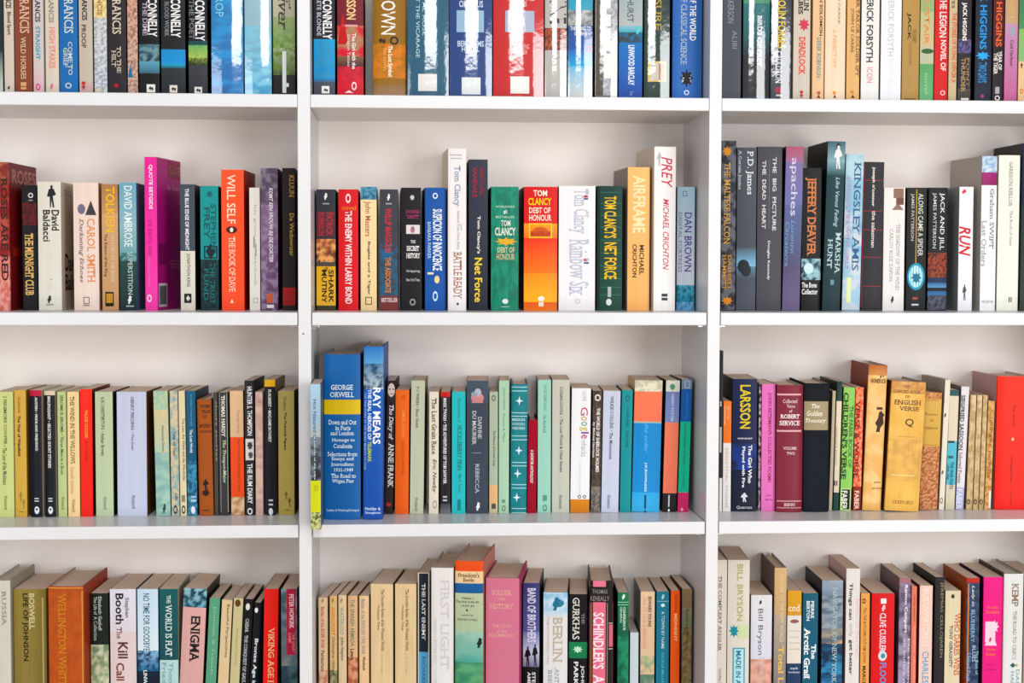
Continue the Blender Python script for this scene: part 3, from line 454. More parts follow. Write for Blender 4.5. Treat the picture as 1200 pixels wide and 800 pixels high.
b(497.8, 522.6, 220, '#14539c', 'royal blue paperback with white title and gavel picture', yaw=-2, side='#0a2c5c', T=[('SUSPICION OF INNOCENCE', '#e8eef4', 507, 518, 245, 317, 'b'), ('BARBARA PARKER', '#b9d0e6', 501, 504.8, 260, 303)], E=[('ring', '#dce8f0', 507, 513, 226, 233), ('ell', '#e8cc90', 509, 515, 323, 332), ('rect', '#d8d8c8', 501, 508, 319, 321.5), ('ring', '#c8dcec', 507, 513, 341, 353)])
b(524.8, 546.6, 174, '#e8e4e4', 'tall white hardback with copper title lettering', k='h', rec=.08, d=.112, yaw=-3, bulge=.0015, side='#dccdba', T=[('Tom Clancy', '#7486a0', 530.5, 539.5, 194, 242), ('General Tony Zinni (Ret.)', '#a0a4ac', 535, 538.5, 247, 292), ('with', '#a0a4ac', 539.5, 542, 262, 270), ('BATTLE READY', '#a0684c', 531.5, 541, 295, 350)], E=[('rect', '#b0b0b0', 527, 541, 181, 182.5), ('rect', '#b8b8b8', 528, 541, 185, 186.5), ('dia', '#3a3a3a', 534.5, 538, 354, 358)])
b(549, 571.6, 187, '#2e3440', 'tall slate blue paperback with yellow and white title', side='#14161c', bands=[(187, 364, '343946', '262a36')], T=[('VIRTUAL', '#8a2434', 562, 567, 195, 230, 'b'), ('VANDALS', '#9a2a38', 554, 559, 195, 231, 'b'), ("Tom Clancy's", '#eceae6', 558.5, 563, 253, 297, 'b'), ('Net Force', '#eac94c', 556, 565, 302, 354, 'b')])
b(575, 607.5, 219, '#16725c', 'dark green paperback with gold leaf and horizontal title', side='#0b3a30', bands=[(219, 364, '157460', '147058', '2a8a70', 60, 3)], T=[('WORLDWIDE', '#bcd8c8', 581, 603, 241, 243.5, 'h'), ('#1', '#e8f0ec', 590, 594, 246, 251, 'hb'), ('BESTSELLER', '#bcd8c8', 581, 603, 253, 255.5, 'h'), ('TOM', '#e2e0d4', 587, 598, 258, 265, 'hb'), ('CLANCY', '#e2e0d4', 580, 604, 266.5, 276, 'hb'), ('DEBT OF', '#d0c098', 583, 603, 289.5, 296, 'hb'), ('HONOUR', '#c4b48c', 582, 603, 297, 304.5, 'hb')], E=[('splash', '#d8a840', 579, 607, 278, 288), ('ell', '#dfe8e0', 588.5, 595.5, 350, 356), ('rect', '#a8c8b8', 587, 597, 359, 360)])
b(613.5, 653, 219, '#e8581c', 'red to yellow sunset paperback with white title lines', side='#3a0c0c', bulge=.002, bands=[(219, 262, 'cf1c24', 'd42a1c'), (262, 279, 'f0a020', 'e8741c'), (279, 320, 'e8401c', 'f07818'), (320, 354, 'f48c1c', 'f8b028'), (354, 364, 'e0601c', 'e8781c')], T=[('TOM', '#f6ead8', 625, 641, 223, 230, 'hb'), ('CLANCY', '#f0c83c', 619, 646, 232, 240.5, 'hb'), ('DEBT OF', '#f4dcc8', 620, 645, 243, 250, 'hb'), ('HONOUR', '#f4dcc8', 620, 646, 251.5, 259, 'hb')], E=[('frame', '#f0b848', 619.5, 647, 261.5, 279), ('rect', '#b4401c', 621, 645.5, 271, 277), ('ell', '#c85a14', 624, 642, 266, 275), ('ell', '#f0e8d8', 630, 638, 347, 353), ('rect', '#e8dcd0', 631, 637, 354, 359)])
b(654.3, 697.3, 218, '#ece8ea', 'very wide white paperback with outlined grey title', side='#c8c0c4', bulge=.0012, T=[('Tom Clancy', '#b9bcca', 667, 690, 221, 274), ('Rainbow Six', '#b9bcca', 667, 690, 280, 346), ], E=[('rect', '#b04444', 684, 689, 229, 231.5), ('rect', '#3c4c80', 684, 689, 232, 234), ('rect', '#b04444', 684, 690, 303, 306), ('rect', '#3c4c80', 684, 690, 307, 309), ('ring', '#c8c4c8', 674, 680, 350, 356)])
b(698.9, 729, 218, '#1c3c34', 'dark green gridded paperback with yellow title', yaw=-1, side='#0e1412', bands=[(218, 364, '1c3c34', '1e4438')], T=[("TOM CLANCY'S", '#e6b82c', 708, 722.5, 230, 279, 'b'), ('NET FORCE', '#e6b82c', 708, 722.5, 284, 327, 'b')], E=[('rect', '#2c6a54', 700, 728, y, y+.8) for y in (225, 238, 252, 266, 281, 296, 311, 326, 336, 345)]+[('rect', '#12281f', 699.5, 703, 219, 362), ('ell', '#d8dcd8', 710, 716.5, 350, 358), ('rect', '#a8b4b0', 712, 716, 336, 348)])
b(734.5, 761, 196, '#eeb676', 'apricot paperback with bold black author in two columns', rec=.085, d=.11, yaw=-3, side='#8f8680', bands=[(196, 364, 'f2ba78', 'ecae6c')], T=[('AIRFRAME', '#f4dcae', 741.5, 756, 206, 273, 'b'), ('MICHAEL', '#3a2818', 749, 754.5, 287, 322, 'b'), ('CRICHTON', '#3a2818', 741, 746, 286, 325, 'b')])
b(765.3, 791.3, 172, '#eeebe8', 'tallest white hardback with slanting red lettering', k='h', rec=.075, d=.118, yaw=-4, bulge=.0012, side='#dccfc2', T=[('PREY', '#c83c54', 775, 787.5, 184, 220, 'i'), ('MICHAEL CRICHTON', '#c43850', 776.5, 783.5, 233, 316, 'i')], E=[('rect', '#3a3a3a', 775, 782, 344, 347.5), ('rect', '#3a3a3a', 775, 782, 348.8, 352), ('fig', '#b8b4b4', 769, 776, 178, 195)])
b(792.4, 813.6, 219, '#b4c6d4', 'pale blue paperback with purple author and teal water foot', side='#1c3448', bands=[(219, 300, 'a2c0d0', 'c0c8da'), (300, 334, 'c4cada', 'c8d0dc'), (334, 354, '5aa8bc', '1c90ac', '0e5a78', 200), (354, 364, '8ab8dc', '6fa4cc', '3a80a8', 260)], T=[('DAN BROWN', '#4c3a78', 802, 810.5, 249, 318), ('DIGITAL FORTRESS', '#6c7c94', 795, 799, 249, 319)], E=[('frame', '#22303c', 800, 805, 224, 230)])
shelf('B', 'right')
b(844.4, 861.4, 165, '#24242a', 'tall black marbled paperback with gold title, against the divider', bands=[(165, 363, '26262e', '1c1c22', '60606a', 90)], T=[('THE MALTESE FALCON', '#c89a4c', 848.5, 855.5, 190, 286), ('DASHIELL', '#c08c40', 852.5, 857, 298, 340), ('HAMMETT', '#c08c40', 846.5, 851, 298, 340)], E=[('splash', '#d08c34', 846, 858, 171, 184), ('splash', '#d08430', 845, 859, 347, 358)])
b(862.2, 885.3, 173, '#474c56', 'slate paperback with glowing blue head silhouette', side='#1c1c24', bands=[(173, 290, '4a4e58', '444a54'), (290, 312, '4a5864', '7cb4d0'), (312, 326, '5a7c90', '444a56'), (326, 363, '444a54', '4c505a')], T=[('P.D. James', '#e6e8ea', 873.5, 882.5, 177, 228), ('A Certain Justice', '#c8ccd2', 864.5, 868.8, 176, 222)], E=[('ell', '#20242c', 864, 878, 304, 320), ('ell', '#20242c', 868, 880, 309, 324)])
b(886, 915, 172, '#47464c', 'wide dark grey paperback with spaced white capitals', side='#18161a', T=[('THE  BIG  PICTURE', '#cfcdd0', 905, 909.5, 184, 270, 'b'), ('THE  DEAD  HEART', '#cfcdd0', 893, 897.3, 188, 268, 'b'), ('Douglas Kennedy', '#d8d6d8', 898.5, 902, 282, 328, 'b')], E=[('rect', '#77767a', 901, 901.5, 188, 268)])
b(916.2, 937, 172, '#645a84', 'purple-blue leaning paperback with pink top', l=3, side='#241c34', bands=[(172, 190, 'b05a74', '9a6a8a'), (190, 240, '7a6c9c', '6a70a0'), (240, 310, '5c6690', '50506e'), (310, 363, '544c6c', '6a5c80')], T=[('apaches', '#cfc4e0', 924.5, 934.5, 185, 253), ('Lorenzo', '#6f98bc', 926.5, 931, 258, 297, 'i'), ('Carcaterra', '#6f98bc', 920, 924.5, 260, 312, 'i')])
b(938.5, 961.2, 197, '#17151a', 'black paperback with orange author and white glow', side='#0a0a0c', bands=[(303, 328, '3a5058', '24343c', '9ac0c8', 160)], T=[('JEFFERY DEAVER', '#c87c50', 943, 956, 208, 300, 'b'), ('The Bone', '#e8e6e4', 939.5, 957, 331, 337, 'hb'), ('Collector', '#e8e6e4', 939.5, 958, 338.5, 345, 'hb')], E=[('ell', '#c8e0e4', 942, 953, 308, 321)])
b(963, 984, 166, '#14373e', 'tall dark teal leaning paperback with woman portrait at top', l=5, rec=.08, d=.115, yaw=0, side='#17151a', bands=[(166, 190, '3a6474', '88a8b0'), (190, 206, '7aa0a8', '1c4048'), (206, 363, '143a40', '123036')], T=[('Like Venus Fading', '#a8c8d0', 977, 983, 208, 266, 'i'), ('MARSHA', '#b8d0d4', 978.5, 984.5, 272, 321), ('HUNT', '#b8d0d4', 969.5, 975, 280, 315)], E=[('fig', '#dfe4e0', 976, 988, 171, 198), ('ell', '#1c2a30', 980, 985, 168, 175), ('ell', '#d8d0c8', 981, 984.5, 170.5, 176), ('rect', '#6a8ca0', 973, 977, 328, 334)])
b(986.2, 1007.5, 181, '#8cb8cc', 'light blue leaning paperback with dark blue author', l=3, side='#3a1c28', bands=[(181, 250, '9cc4d4', '84b4cc', 'b4d0d8', 60), (250, 363, '7cacc8', 'a8c8d8', 'c8d0d8', 60)], T=[('KINGSLEY AMIS', '#345c84', 999.5, 1007.5, 190, 317), ('DIFFICULTIES WITH GIRLS', '#b48cac', 991.5, 995.5, 208, 315)], E=[('rect', '#dce8b0', 992, 997, 325, 355)])
b(1008.7, 1032.3, 190, '#2a282c', 'charcoal paperback with white lowercase lettering and red dashes', l=2, side='#8a2030', T=[("joseph o'connor", '#e8e4e0', 1021, 1025.5, 196, 242, 'b'), ('the salesman', '#d0c8c4', 1021, 1025.5, 247, 290, 'b')], E=[('rect', '#94303a', 1011, 1034, y, y+.8) for y in (211, 247, 269, 301, 335)]+[('rect', '#8a2030', 1009, 1010.5, 192, 360)])
b(1034, 1059, 220, '#e6e2de', 'white paperback with brown street picture and grey title', side='#c8c0b8', T=[('THE SHADOW OF THE WIND', '#aca6a4', 1049.5, 1054, 262, 340), ('CARLOS RUIZ ZAFON', '#a8a8ac', 1042, 1046, 268, 330)], E=[('rect', '#8c6858', 1047, 1059, 221, 232), ('rect', '#70483c', 1050, 1059, 232, 240), ('tri', '#8a6c60', 1045, 1059, 238, 246), ('bird', '#2a2a2a', 1043, 1047.5, 347, 355)])
b(1061, 1084.3, 220, '#17191a', 'black paperback with gold thread and blue glowing circle', side='#0a0a0a', bands=[(220, 300, '24241c', '15171a')], T=[('ALONG CAME A SPIDER', '#d8d8d0', 1075.5, 1081.5, 227, 300), ('JAMES PATTERSON', '#c0c0b8', 1066.5, 1071, 227, 282)], E=[('rect', '#c8963c', 1073, 1074, 222, 308), ('ell', '#1c90b0', 1063, 1083.5, 308, 340), ('ell', '#c0e4ec', 1065, 1081, 311, 337), ('splash', '#1c6c88', 1067, 1080, 318, 333), ('rect', '#a04838', 1069, 1075, 348, 351), ('rect', '#c8d0d8', 1068, 1076, 356, 358)])
b(1086.3, 1108.8, 220, '#14161c', 'black paperback with fiery ornament and blue stripes', side='#24262a', bands=[(296, 325, '3a1c18', '40201a', 'a0442c', 300), (325, 331, '1c2c4c'), (331, 337, '2a5a8c', '5c90b8'), (341, 346, '2a5a8c', '3a6c98'), (346, 363, '2a2c38', '20242c', '5a5c70', 300)], T=[('JACK AND JILL', '#e4e4e0', 1100, 1106.5, 226, 293), ('JAMES PATTERSON', '#c8c8c4', 1092, 1097, 226, 291)])
b(1122, 1138.8, 219, '#e8e8ea', 'white paperback with slanted red title', side='#8e9294', T=[('RUN', '#c8303c', 1123, 1137, 265, 300, 'bi')], E=[('fig', '#50504e', 1127, 1133, 333, 352), ('bird', '#c83c3c', 1126, 1133, 222, 227)])
b(1147.5, 1166.2, 183, '#ecebec', 'tall white paperback with blue and purple picture at top', d=.112, yaw=-4, side='#bcb4ac', bands=[(183, 202, '9ab8d4', '7ca0c8', 'd0dce8', 200), (202, 217, '9c2c70', '8a2a5c')], T=[('Graham SWIFT', '#7c8088', 1159.5, 1164.5, 221, 292), ('Last Orders', '#8c9098', 1150, 1155.5, 258, 312), ('PICADOR', '#8c8c90', 1150.5, 1163.5, 352, 355, 'h')])
b(1167.4, 1192.5, 182, '#e9e8dc', 'ivory paperback with tiny grey lettering and foot mark', side='#c4c0b0', T=[('GARRISON KEILLOR', '#8c8c84', 1182, 1186.3, 190, 242), ('The Book of Guys', '#a0a098', 1182, 1186, 246, 288)], E=[('rect', '#5c5c58', 1181.5, 1183, 348, 354), ('rect', '#5c5c58', 1184, 1185.3, 348, 354)])
b(1194.8, 1218, 168, '#30363a', 'dark blue-green hardback cut off by the picture edge', k='h', rec=.085, d=.115, yaw=0, side='#3a3634', bands=[(168, 240, '26304a', '243044'), (240, 363, '2c3c3c', '3c443c')])
# ================================================================ third shelf
shelf('C', 'left')
b(-4, 17.3, 459, '#c8cf8c', 'pale yellow-green paperback cut off by the left picture edge', T=[('J FENIMORE COOPER', '#3c4430', 3.5, 8, 464, 521), ('• The Last of the Mohicans', '#3c4430', 3.5, 8, 522, 568), ('Wordsworth', '#5c644c', 5, 9, 581, 597, 'i')], bulge=.0003)
b(18, 32.3, 457, '#c8a04c', 'ochre yellow paperback with small brown figures at foot', side='#8a6824', bands=[(457, 606, 'cfa854', 'cba450')], T=[('Goldsmith', '#7c6430', 21, 24.5, 465, 484), ('The Vicar of Wakefield', '#1c140c', 21, 24.5, 487, 534, 'b')], E=[('fig', '#9a7c44', 22, 27, 576, 587), ('fig', '#9a7c44', 26, 30, 584, 596), ('rect', '#8a6c38', 23, 28, 599, 600)])
b(36, 50.5, 457, '#1a1c24', 'black classic paperback with crimson top', pg=M_PAGEW, side='#c8b8a0', bulge=.0022, bands=[(457, 464, 'b82a44', 'b02840')], T=[('AUSTEN • PRIDE AND PREJUDICE', '#e4e4e0', 41, 44.5, 465, 528, 'b')], E=[('rect', '#b8bcc0', 41, 46, 583, 584.5), ('rect', '#b8bcc0', 41, 46, 586, 587.5), ('ell', '#e4e8ec', 41, 46.5, 593, 602), ('ell', '#20242c', 42.5, 45, 595, 598)])
b(53, 66.3, 458, '#1a1c24', 'black classic paperback with cream top edge', pg=M_PAGEW, side='#c8b8a0', bulge=.0022, bands=[(458, 463, 'd8c8b0')], T=[('MAUPASSANT • SELECTED SHORT STORIES', '#dcdcd8', 56.5, 60, 464, 548, 'b')], E=[('rect', '#b8bcc0', 57, 62, 583, 584.5), ('rect', '#b8bcc0', 57, 62, 586, 587.5), ('ell', '#e4e8ec', 57, 62.5, 593, 602), ('ell', '#20242c', 58.5, 61, 595, 598)])
b(68.4, 79, 459, '#bac88e', 'light leaf-green paperback with dark green lettering', side='#c4b48c', bulge=.0003, T=[('JEROME K JEROME • Three Men in a Boat', '#344c2c', 70, 74.3, 463, 556), ('Wordsworth', '#6c7c58', 72, 76, 582, 597, 'i')])
b(79.8, 94.3, 459, '#ecd09c', 'pale peach-yellow paperback with brown lettering', side='#8c6c3c', bulge=.0003, T=[('THE WIND IN THE WILLOWS', '#6c4c34', 82.5, 87.5, 464, 543), ('Kenneth Grahame', '#c8a878', 83, 87, 547, 578), ('Wordsworth', '#8c6c4c', 84.5, 88.5, 585, 600, 'i')])
b(94.8, 109.6, 456, '#e8381c', 'bright red paperback with faint yellow author', side='#5c1c10', bands=[(456, 606, 'f03c18', 'e8341c')], T=[('WILKIE COLLINS', '#f0a050', 99.5, 103, 480, 513, 'b'), ('Armadale', '#b82c18', 100, 103.5, 516, 540)])
b(112.4, 133.6, 459, '#b9c8a6', 'pale sage paperback with dark painted cover edge', side='#1c2418', bulge=.0003, T=[('G.K.CHESTERTON', '#3c4c34', 118.5, 122.5, 465, 503), ('• Father Brown', '#3c4c34', 118.5, 122.5, 505, 534), ('Wordsworth', '#6c7c60', 121.5, 125.5, 582, 597, 'i')])
b(137.6, 173, 459, '#c2c8dc', 'widest lavender-grey paperback with painted cover edge', side='#5a3c20', bulge=.0004, T=[('HENRY FIELDING', '#3c4054', 153.5, 157, 465, 504), ('• Tom Jones', '#3c4054', 153.5, 157, 506, 527), ('Wordsworth', '#5c6078', 154.5, 159, 580, 596, 'i')])
b(183, 200.3, 458, '#a9c6b4', 'pale aqua paperback with peach cloud patches', l=-2.5, side='#7c8c70', bands=[(458, 480, '96bca8', 'a0c4b0', 'c0c8a0', 160), (480, 530, 'dcc090', 'a8c8b4', 'c4c4a0', 140), (530, 606, '9cbcac', 'a8ccb8', '88b0a8', 90, .5)], T=[('Watership Down', '#4c5444', 189, 192.5, 498, 529)], E=[('bird', '#2c4c4c', 190, 195, 590, 601)])
b(201, 210.8, 458, '#c0b89c', 'thin cream paperback mottled with blue brushwork', l=-1.5, side='#9c8c6c', bands=[(458, 606, 'd4c4a0', 'c8bc9c', '8aa8a8', 200)], T=[('Tarka the Otter', '#2c2c24', 203, 206, 505, 535), ('puffin', '#3c3c34', 204, 209, 578, 586)], E=[('ring', '#1c1c18', 203.5, 208, 592, 602)])
b(211.4, 219.3, 458, '#dcd0ac', 'thin cream paperback with dark title, left of dark blue one', l=-1.5, side='#b4a480', bulge=.0004, T=[('The Lion, the Witch and the Wardrobe', '#3c3828', 213.5, 217, 490, 563)], E=[('ring', '#1c1c18', 213, 217.5, 592, 602), ('rect', '#8a8270', 213, 217, 580, 588)])
b(220, 231.6, 458, '#1c5474', 'dark teal-blue paperback with mountain texture', l=-1.5, side='#123c50', bands=[(458, 540, '205a78', '1c5474'), (540, 606, '1c5878', '164860', '4a90b0', 180)], T=[('Sir Arthur Conan Doyle', '#6ca4c4', 222.5, 225.5, 462, 499), ('The Lost World', '#dce4e8', 222.5, 226, 503, 530, 'b')], E=[('rect', '#a8c4d4', 224, 230, 581, 583), ('rect', '#a8c4d4', 224, 230, 585, 588), ('ell', '#e0e8ec', 224, 229, 593, 602)])
b(233.5, 250.6, 468, '#a85c34', 'worn orange-brown cloth hardback with black figure', k='h', mat='cloth', l=-2, d=.11, bulge=.0022, side='#7c4020', T=[('POEMS', '#4c2814', 235, 247, 474, 478, 'hb'), ('TALES', '#4c2814', 236, 247, 480, 484, 'hb'), ('OF', '#4c2814', 238, 243, 486, 490, 'h'), ('MYSTERY', '#4c2814', 234, 248, 497, 501, 'hb'), ('EDGAR POE', '#4c2814', 235, 248, 504, 507, 'h')], E=[('fig', '#2c1c14', 237, 246, 561, 575), ('splash', '#2c1c14', 236, 247, 573, 582), ('rect', '#5c3018', 238, 246, 597, 598.5)])
b(251.5, 256.5, 460, '#48443c', 'very thin dark grey paperback before the striped one', l=-1, side='#302c28', T=[('short stories', '#9c9888', 252.7, 255, 470, 540)])
b(257, 268.7, 460, '#38363a', 'dark paperback with pale vertical stripes and white title', l=-1, side='#504c40', T=[('THOMAS HARDY', '#e4e0d8', 259.5, 263.8, 463, 512, 'b'), ('The Trumpet-Major', '#c8d8b0', 260.5, 264.8, 515, 566, 'i')], E=[('rect', '#8c8880', 258, 258.7, 461, 600), ('rect', '#a8a890', 266.3, 267, 461, 600)])
b(270.8, 286.8, 458, '#d8b48c', 'peach paperback with orange middle block', side='#7c5030', l=-1, bands=[(458, 512, 'dcb890', 'd4b08c'), (512, 582, 'e2551c', 'e0521c'), (582, 606, 'dcbc98', 'd4b090', 'a88058', 120)], T=[('Thomas Hardy', '#a88c6c', 277, 281, 480, 508), ('Far from the Madding Crowd', '#a83c14', 278, 282, 515, 576)])
b(287.5, 298.5, 446, '#26262a', 'taller black paperback with white capitals and photo patch', side='#2c2c30', d=.11, l=-.5, T=[('HUNTER S. THOMPSON', '#e8e6e4', 289.7, 295.5, 453, 510, 'b'), ('THE RUM DIARY', '#e8e6e4', 290, 296, 543, 590, 'b')], E=[('rect', '#d8d4d0', 287.8, 298, 514, 539), ('splash', '#3c3834', 289, 297, 516, 528), ('splash', '#4c4844', 290, 297.5, 528, 538), ('ring', '#e0e0dc', 290, 296, 595, 603)])
b(299.6, 308.6, 459, '#dcc0b4', 'pinkish cream paperback between two black ones', side='#c8a894', bands=[(459, 606, 'dcc0b4', 'dab8a8', 'c8a49c', 120, .4)], E=[('rect', '#9c8478', 302, 306, 470, 471.5)])
b(310.4, 323.4, 445, '#14181f', 'black paperback with bright yellow top band', side='#7c6c58', bulge=.001, bands=[(445, 453, 'e8b41c', 'e4b01c')], T=[('FLAUBERT • MADAME BOVARY', '#e4e4e0', 314.5, 318, 456, 518, 'b')], E=[('rect', '#c8ccd0', 315, 320, 585, 587), ('rect', '#c8ccd0', 315, 320, 590, 592), ('ell', '#dce0e4', 315, 320, 595, 604)])
b(326.3, 345.4, 458, '#a8985c', 'olive-yellow paperback beside the divider', side='#3c2c1c', bulge=.0004, bands=[(458, 606, 'a89c5c', 'ac9854')], T=[('Dickens', '#5c5438', 332, 336, 465, 481), ('The Pickwick Papers', '#1c1810', 332, 336, 483, 527, 'b')], E=[('fig', '#6c5c30', 333, 338, 575, 585), ('fig', '#6c5c30', 337, 342, 582, 594), ('rect', '#6c5c30', 334, 340, 597, 598)])
shelf('C', 'middle')
b(363.9, 376.3, 450, '#7c9cb4', 'protruding paperback with sky top and yellow block at foot', rec=-.038, d=.1, yaw=0, side='#4c6078', bands=[(450, 490, 'a8c8dc', '98b4c8'), (490, 512, '98b4c8', 'a8b0ac'), (512, 563, '4c545c', '1c2428', '74808c', 120), (563, 600, 'c8cc1c', 'ccd01c'), (600, 622, '1c2418', '5c6424', 'c8cc8c', 260)], T=[('Hot Natured Girl', '#44607c', 367, 371, 468, 520), ('a journey to the edge', '#e0e4e8', 367.5, 370, 512, 562), ('JO', '#a89c1c', 368, 373, 568, 577, 'h')])
b(380, 423, 415, '#145f9e', 'wide royal blue hardback with yellow band', k='h', rec=.045, d=.15, yaw=2, bulge=.003, side='#14507c', pg=M_PAGE, bands=[(468, 485, 'd8b82c', 'dcbc34')], T=[('GEORGE', '#e8f0f4', 388, 414, 450.5, 456.5, 'h'), ('ORWELL', '#e8f0f4', 387, 415, 459, 465, 'h'), ('Down and Out', '#e0ecf4', 385, 418, 491.5, 497, 'h'), ('in Paris', '#e0ecf4', 393, 411, 498.5, 503.5, 'h'), ('and London', '#e0ecf4', 387.5, 415, 504.5, 509.5, 'h'), ('Homage to', '#e0ecf4', 389, 416, 513, 518, 'h'), ('Catalonia', '#e0ecf4', 391, 413, 519.5, 524.5, 'h'), ('Selections from', '#e0ecf4', 384, 419, 529, 534, 'h'), ('Essays and', '#e0ecf4', 389, 415, 535, 540, 'h'), ('Journalism:', '#e0ecf4', 388, 415, 541.5, 546.5, 'h'), ('1931-1949', '#e0ecf4', 391.5, 414, 548, 552, 'h'), ('The Road to', '#e0ecf4', 388, 417, 554.5, 559.5, 'h'), ('Wigan Pier', '#e0ecf4', 389, 415, 561, 566.5, 'h'), ('Secker & Warburg/Octopus', '#c8dcec', 383, 421, 596, 599.5, 'h')])
b(425, 448.6, 406, '#1c5ca8', 'tall blue hardback with snowy mountain photo on top', k='h', l=1.5, rec=.042, d=.15, yaw=2, bulge=.002, side='#1c4c94', bands=[(406, 426, '2c70b8', '5c9cc8'), (426, 456, '4c7ca0', 'b8c4cc', '2c4c68', 180), (456, 612, '1c5cb0', '1c4c9c')], T=[('RAY MEARS', '#f0f4f8', 437, 446, 454, 520, 'b'), ('THE REAL HEROES OF', '#dce8f4', 431, 435.3, 456, 515, 'b'), ('TELEMARK', '#b8c83c', 431, 435.3, 517, 541, 'b'), ('THE TRUE STORY OF THE SECRET MISSION TO STOP', '#a8c4e4', 427, 429, 460, 550), ('Hodder &', '#dce8f4', 428, 446, 594, 597.5, 'h'), ('Stoughton', '#dce8f4', 428, 446, 599, 602.5, 'h')])
b(450.8, 460.5, 446, '#2c2424', 'dark paperback with face portrait on top and white title', l=3, d=.11, side='#201c1c', bands=[(446, 468, '2c2020', '3a2c2c')], T=[('The Diary of', '#ece4e0', 454.5, 461, 474, 515, 'i'), ('ANNE FRANK', '#ece4e0', 455, 461, 519, 571)], E=[('ell', '#d8c4bc', 454.5, 463, 449, 465), ('rect', '#2c2020', 455.5, 458, 455.5, 456.8), ('rect', '#2c2020', 460, 462, 455.5, 456.8), ('rect', '#9c5c50', 457, 461, 461, 462), ('rect', '#a83434', 453, 458, 589, 593)])
b(462.5, 479, 457, '#e4661c', 'orange paperback right of the dark portrait spine', l=1, side='#a83c10', bands=[(457, 606, 'e86c1c', 'e0641c')], T=[('SAMUEL SELVON', '#f09c50', 471, 474.5, 480, 512), ('COLLECTED WRITINGS', '#b84c14', 470.5, 474, 516, 556)], E=[('ring', '#b84c14', 471, 475, 463, 468)])
b(480, 496.4, 446, '#b9bea4', 'sage paperback taller than its orange neighbour', l=2, d=.11, side='#6c5c40', bulge=.0003, T=[('P.C.WREN • Beau Geste', '#4c5444', 487.5, 491, 453, 501), ('Wordsworth', '#6c745c', 486, 490, 583, 599, 'i')])
b(502.4, 514, 459, '#dcd4c0', 'cream paperback with black italic-looking title', l=.5, side='#c4b8a0', bulge=.0004, T=[('The Last Grain Race', '#2c2824', 506, 511.5, 466, 532), ('Eric Newby', '#2c2824', 506, 511.5, 538, 577, 'i')], E=[('ring', '#a89c88', 507, 512, 586, 596)])
b(516, 528, 459, '#221e22', 'black paperback with red top and white title', side='#3c3834', bulge=.001, bands=[(459, 465, 'c02c24', 'b82820'), (590, 606, '3c3c40', '707478')], T=[('MARK TWAIN • THE ADVENTURES OF TOM SAWYER', '#e0dcd8', 519.5, 523.3, 466, 567, 'b')], E=[('rect', '#b8b8b8', 519, 524, 581, 583), ('rect', '#b8b8b8', 519, 524, 585, 587)])
b(529.3, 545.5, 459, '#3cb4b8', 'bright turquoise paperback with darker teal lettering', side='#24888c', T=[('The Adventures of', '#2c8c94', 536.5, 540, 466, 495), ('HUCKLEBERRY FINN', '#1c7078', 536, 541, 498, 551), ('Mark Twain', '#2c8c94', 537, 541, 555, 577, 'i')], E=[('rect', '#1c7c84', 536, 540, 585, 598)])
b(546.6, 572, 446, '#3c4450', 'wide slate paperback with pink cloud picture', d=.11, side='#242830', bands=[(446, 472, '44505c', '404c5c')], T=[('DAPHNE', '#c8ccd0', 560, 564.5, 488, 514), ('DU MAURIER', '#c8ccd0', 553.5, 558, 481, 521), ('REBECCA', '#b8bcc4', 557, 561.5, 543, 578)], E=[('ell', '#c4888c', 552, 567, 460, 472), ('rect', '#c08080', 553, 566, 466, 472), ('ell', '#a8b0bc', 556, 564, 455, 464), ('ell', '#8c94a4', 552, 559, 459, 465), ('rect', '#888c94', 553, 564, 530, 530.8), ('bird', '#e8e8e8', 557, 563, 588, 598)])
b(573.2, 583.5, 459, '#a8b49c', 'thin sage paperback with peach foot block', side='#8c9480', bulge=.0004, bands=[(568, 590, 'dcb080', 'd8ac7c'), (590, 606, 'c8bc9c', 'c0b494')], T=[('The Picture of Dorian Gray', '#2c3428', 577, 580.5, 504, 546)], E=[('ring', '#5c6454', 576, 581, 463, 470), ('rect', '#4c4c40', 576, 581, 590, 596)])
b(584.3, 596.5, 446, '#a8c8ac', 'pale mint paperback left of the teal leather book', d=.11, side='#88a08c', bulge=.0004, T=[('JOHN STEVENS', '#6c9c8c', 588.5, 592, 454, 480), ('Poems & Plays', '#6c9c8c', 588.5, 592, 484, 518, 'i')], E=[('rect', '#6c8c78', 588, 592, 585, 589), ('ring', '#5c7c68', 588, 592.5, 592, 599)])
b(597.3, 617, 450, '#128088', 'teal leather hardback with silver bands and diamonds', k='h', mat='leather', l=1.5, bulge=.003, side='#0c4c54', T=[('MISSION', '#b8d8dc', 600, 615, 490, 493, 'hb'), ('INCREDIBLE', '#b8d8dc', 600, 615, 495, 498, 'h'), ('WESTERN', '#b8d8dc', 600, 615, 500, 503, 'hb')], E=[('rect', '#a8d0d4', 599.5, 618, y, y+1) for y in (453, 457.5, 483, 487, 510, 514.5, 541, 545, 567, 571, 595, 600)]+[('star', '#d8ecec', 604, 613, 464, 475), ('star', '#d8ecec', 603.5, 612.5, 522, 533), ('star', '#d8ecec', 602, 611, 549, 560), ('star', '#d8ecec', 601, 610, 577, 588)])
b(617.3, 628.3, 492, '#a02434', 'shortest dark red cloth book with white title', k='h', mat='cloth', l=1.5, d=.09, bulge=.0012, side='#6c1420', T=[('A SHORTER ANTHOLOGY', '#ecdcdc', 621.5, 625, 527, 566, 'b')])
b(629.8, 645.5, 445, '#9ccab8', 'mint paperback with grey cover side behind the red book', d=.11, side='#8c9098', bulge=.0003, T=[('JACK KEROUAC', '#5c9c94', 636.5, 640.5, 451, 482), ('On the Road', '#4c8c88', 636.5, 640.5, 486, 507)], E=[('rect', '#5c9484', 636, 641, 580, 587), ('ring', '#4c8474', 636, 641, 591, 599)])
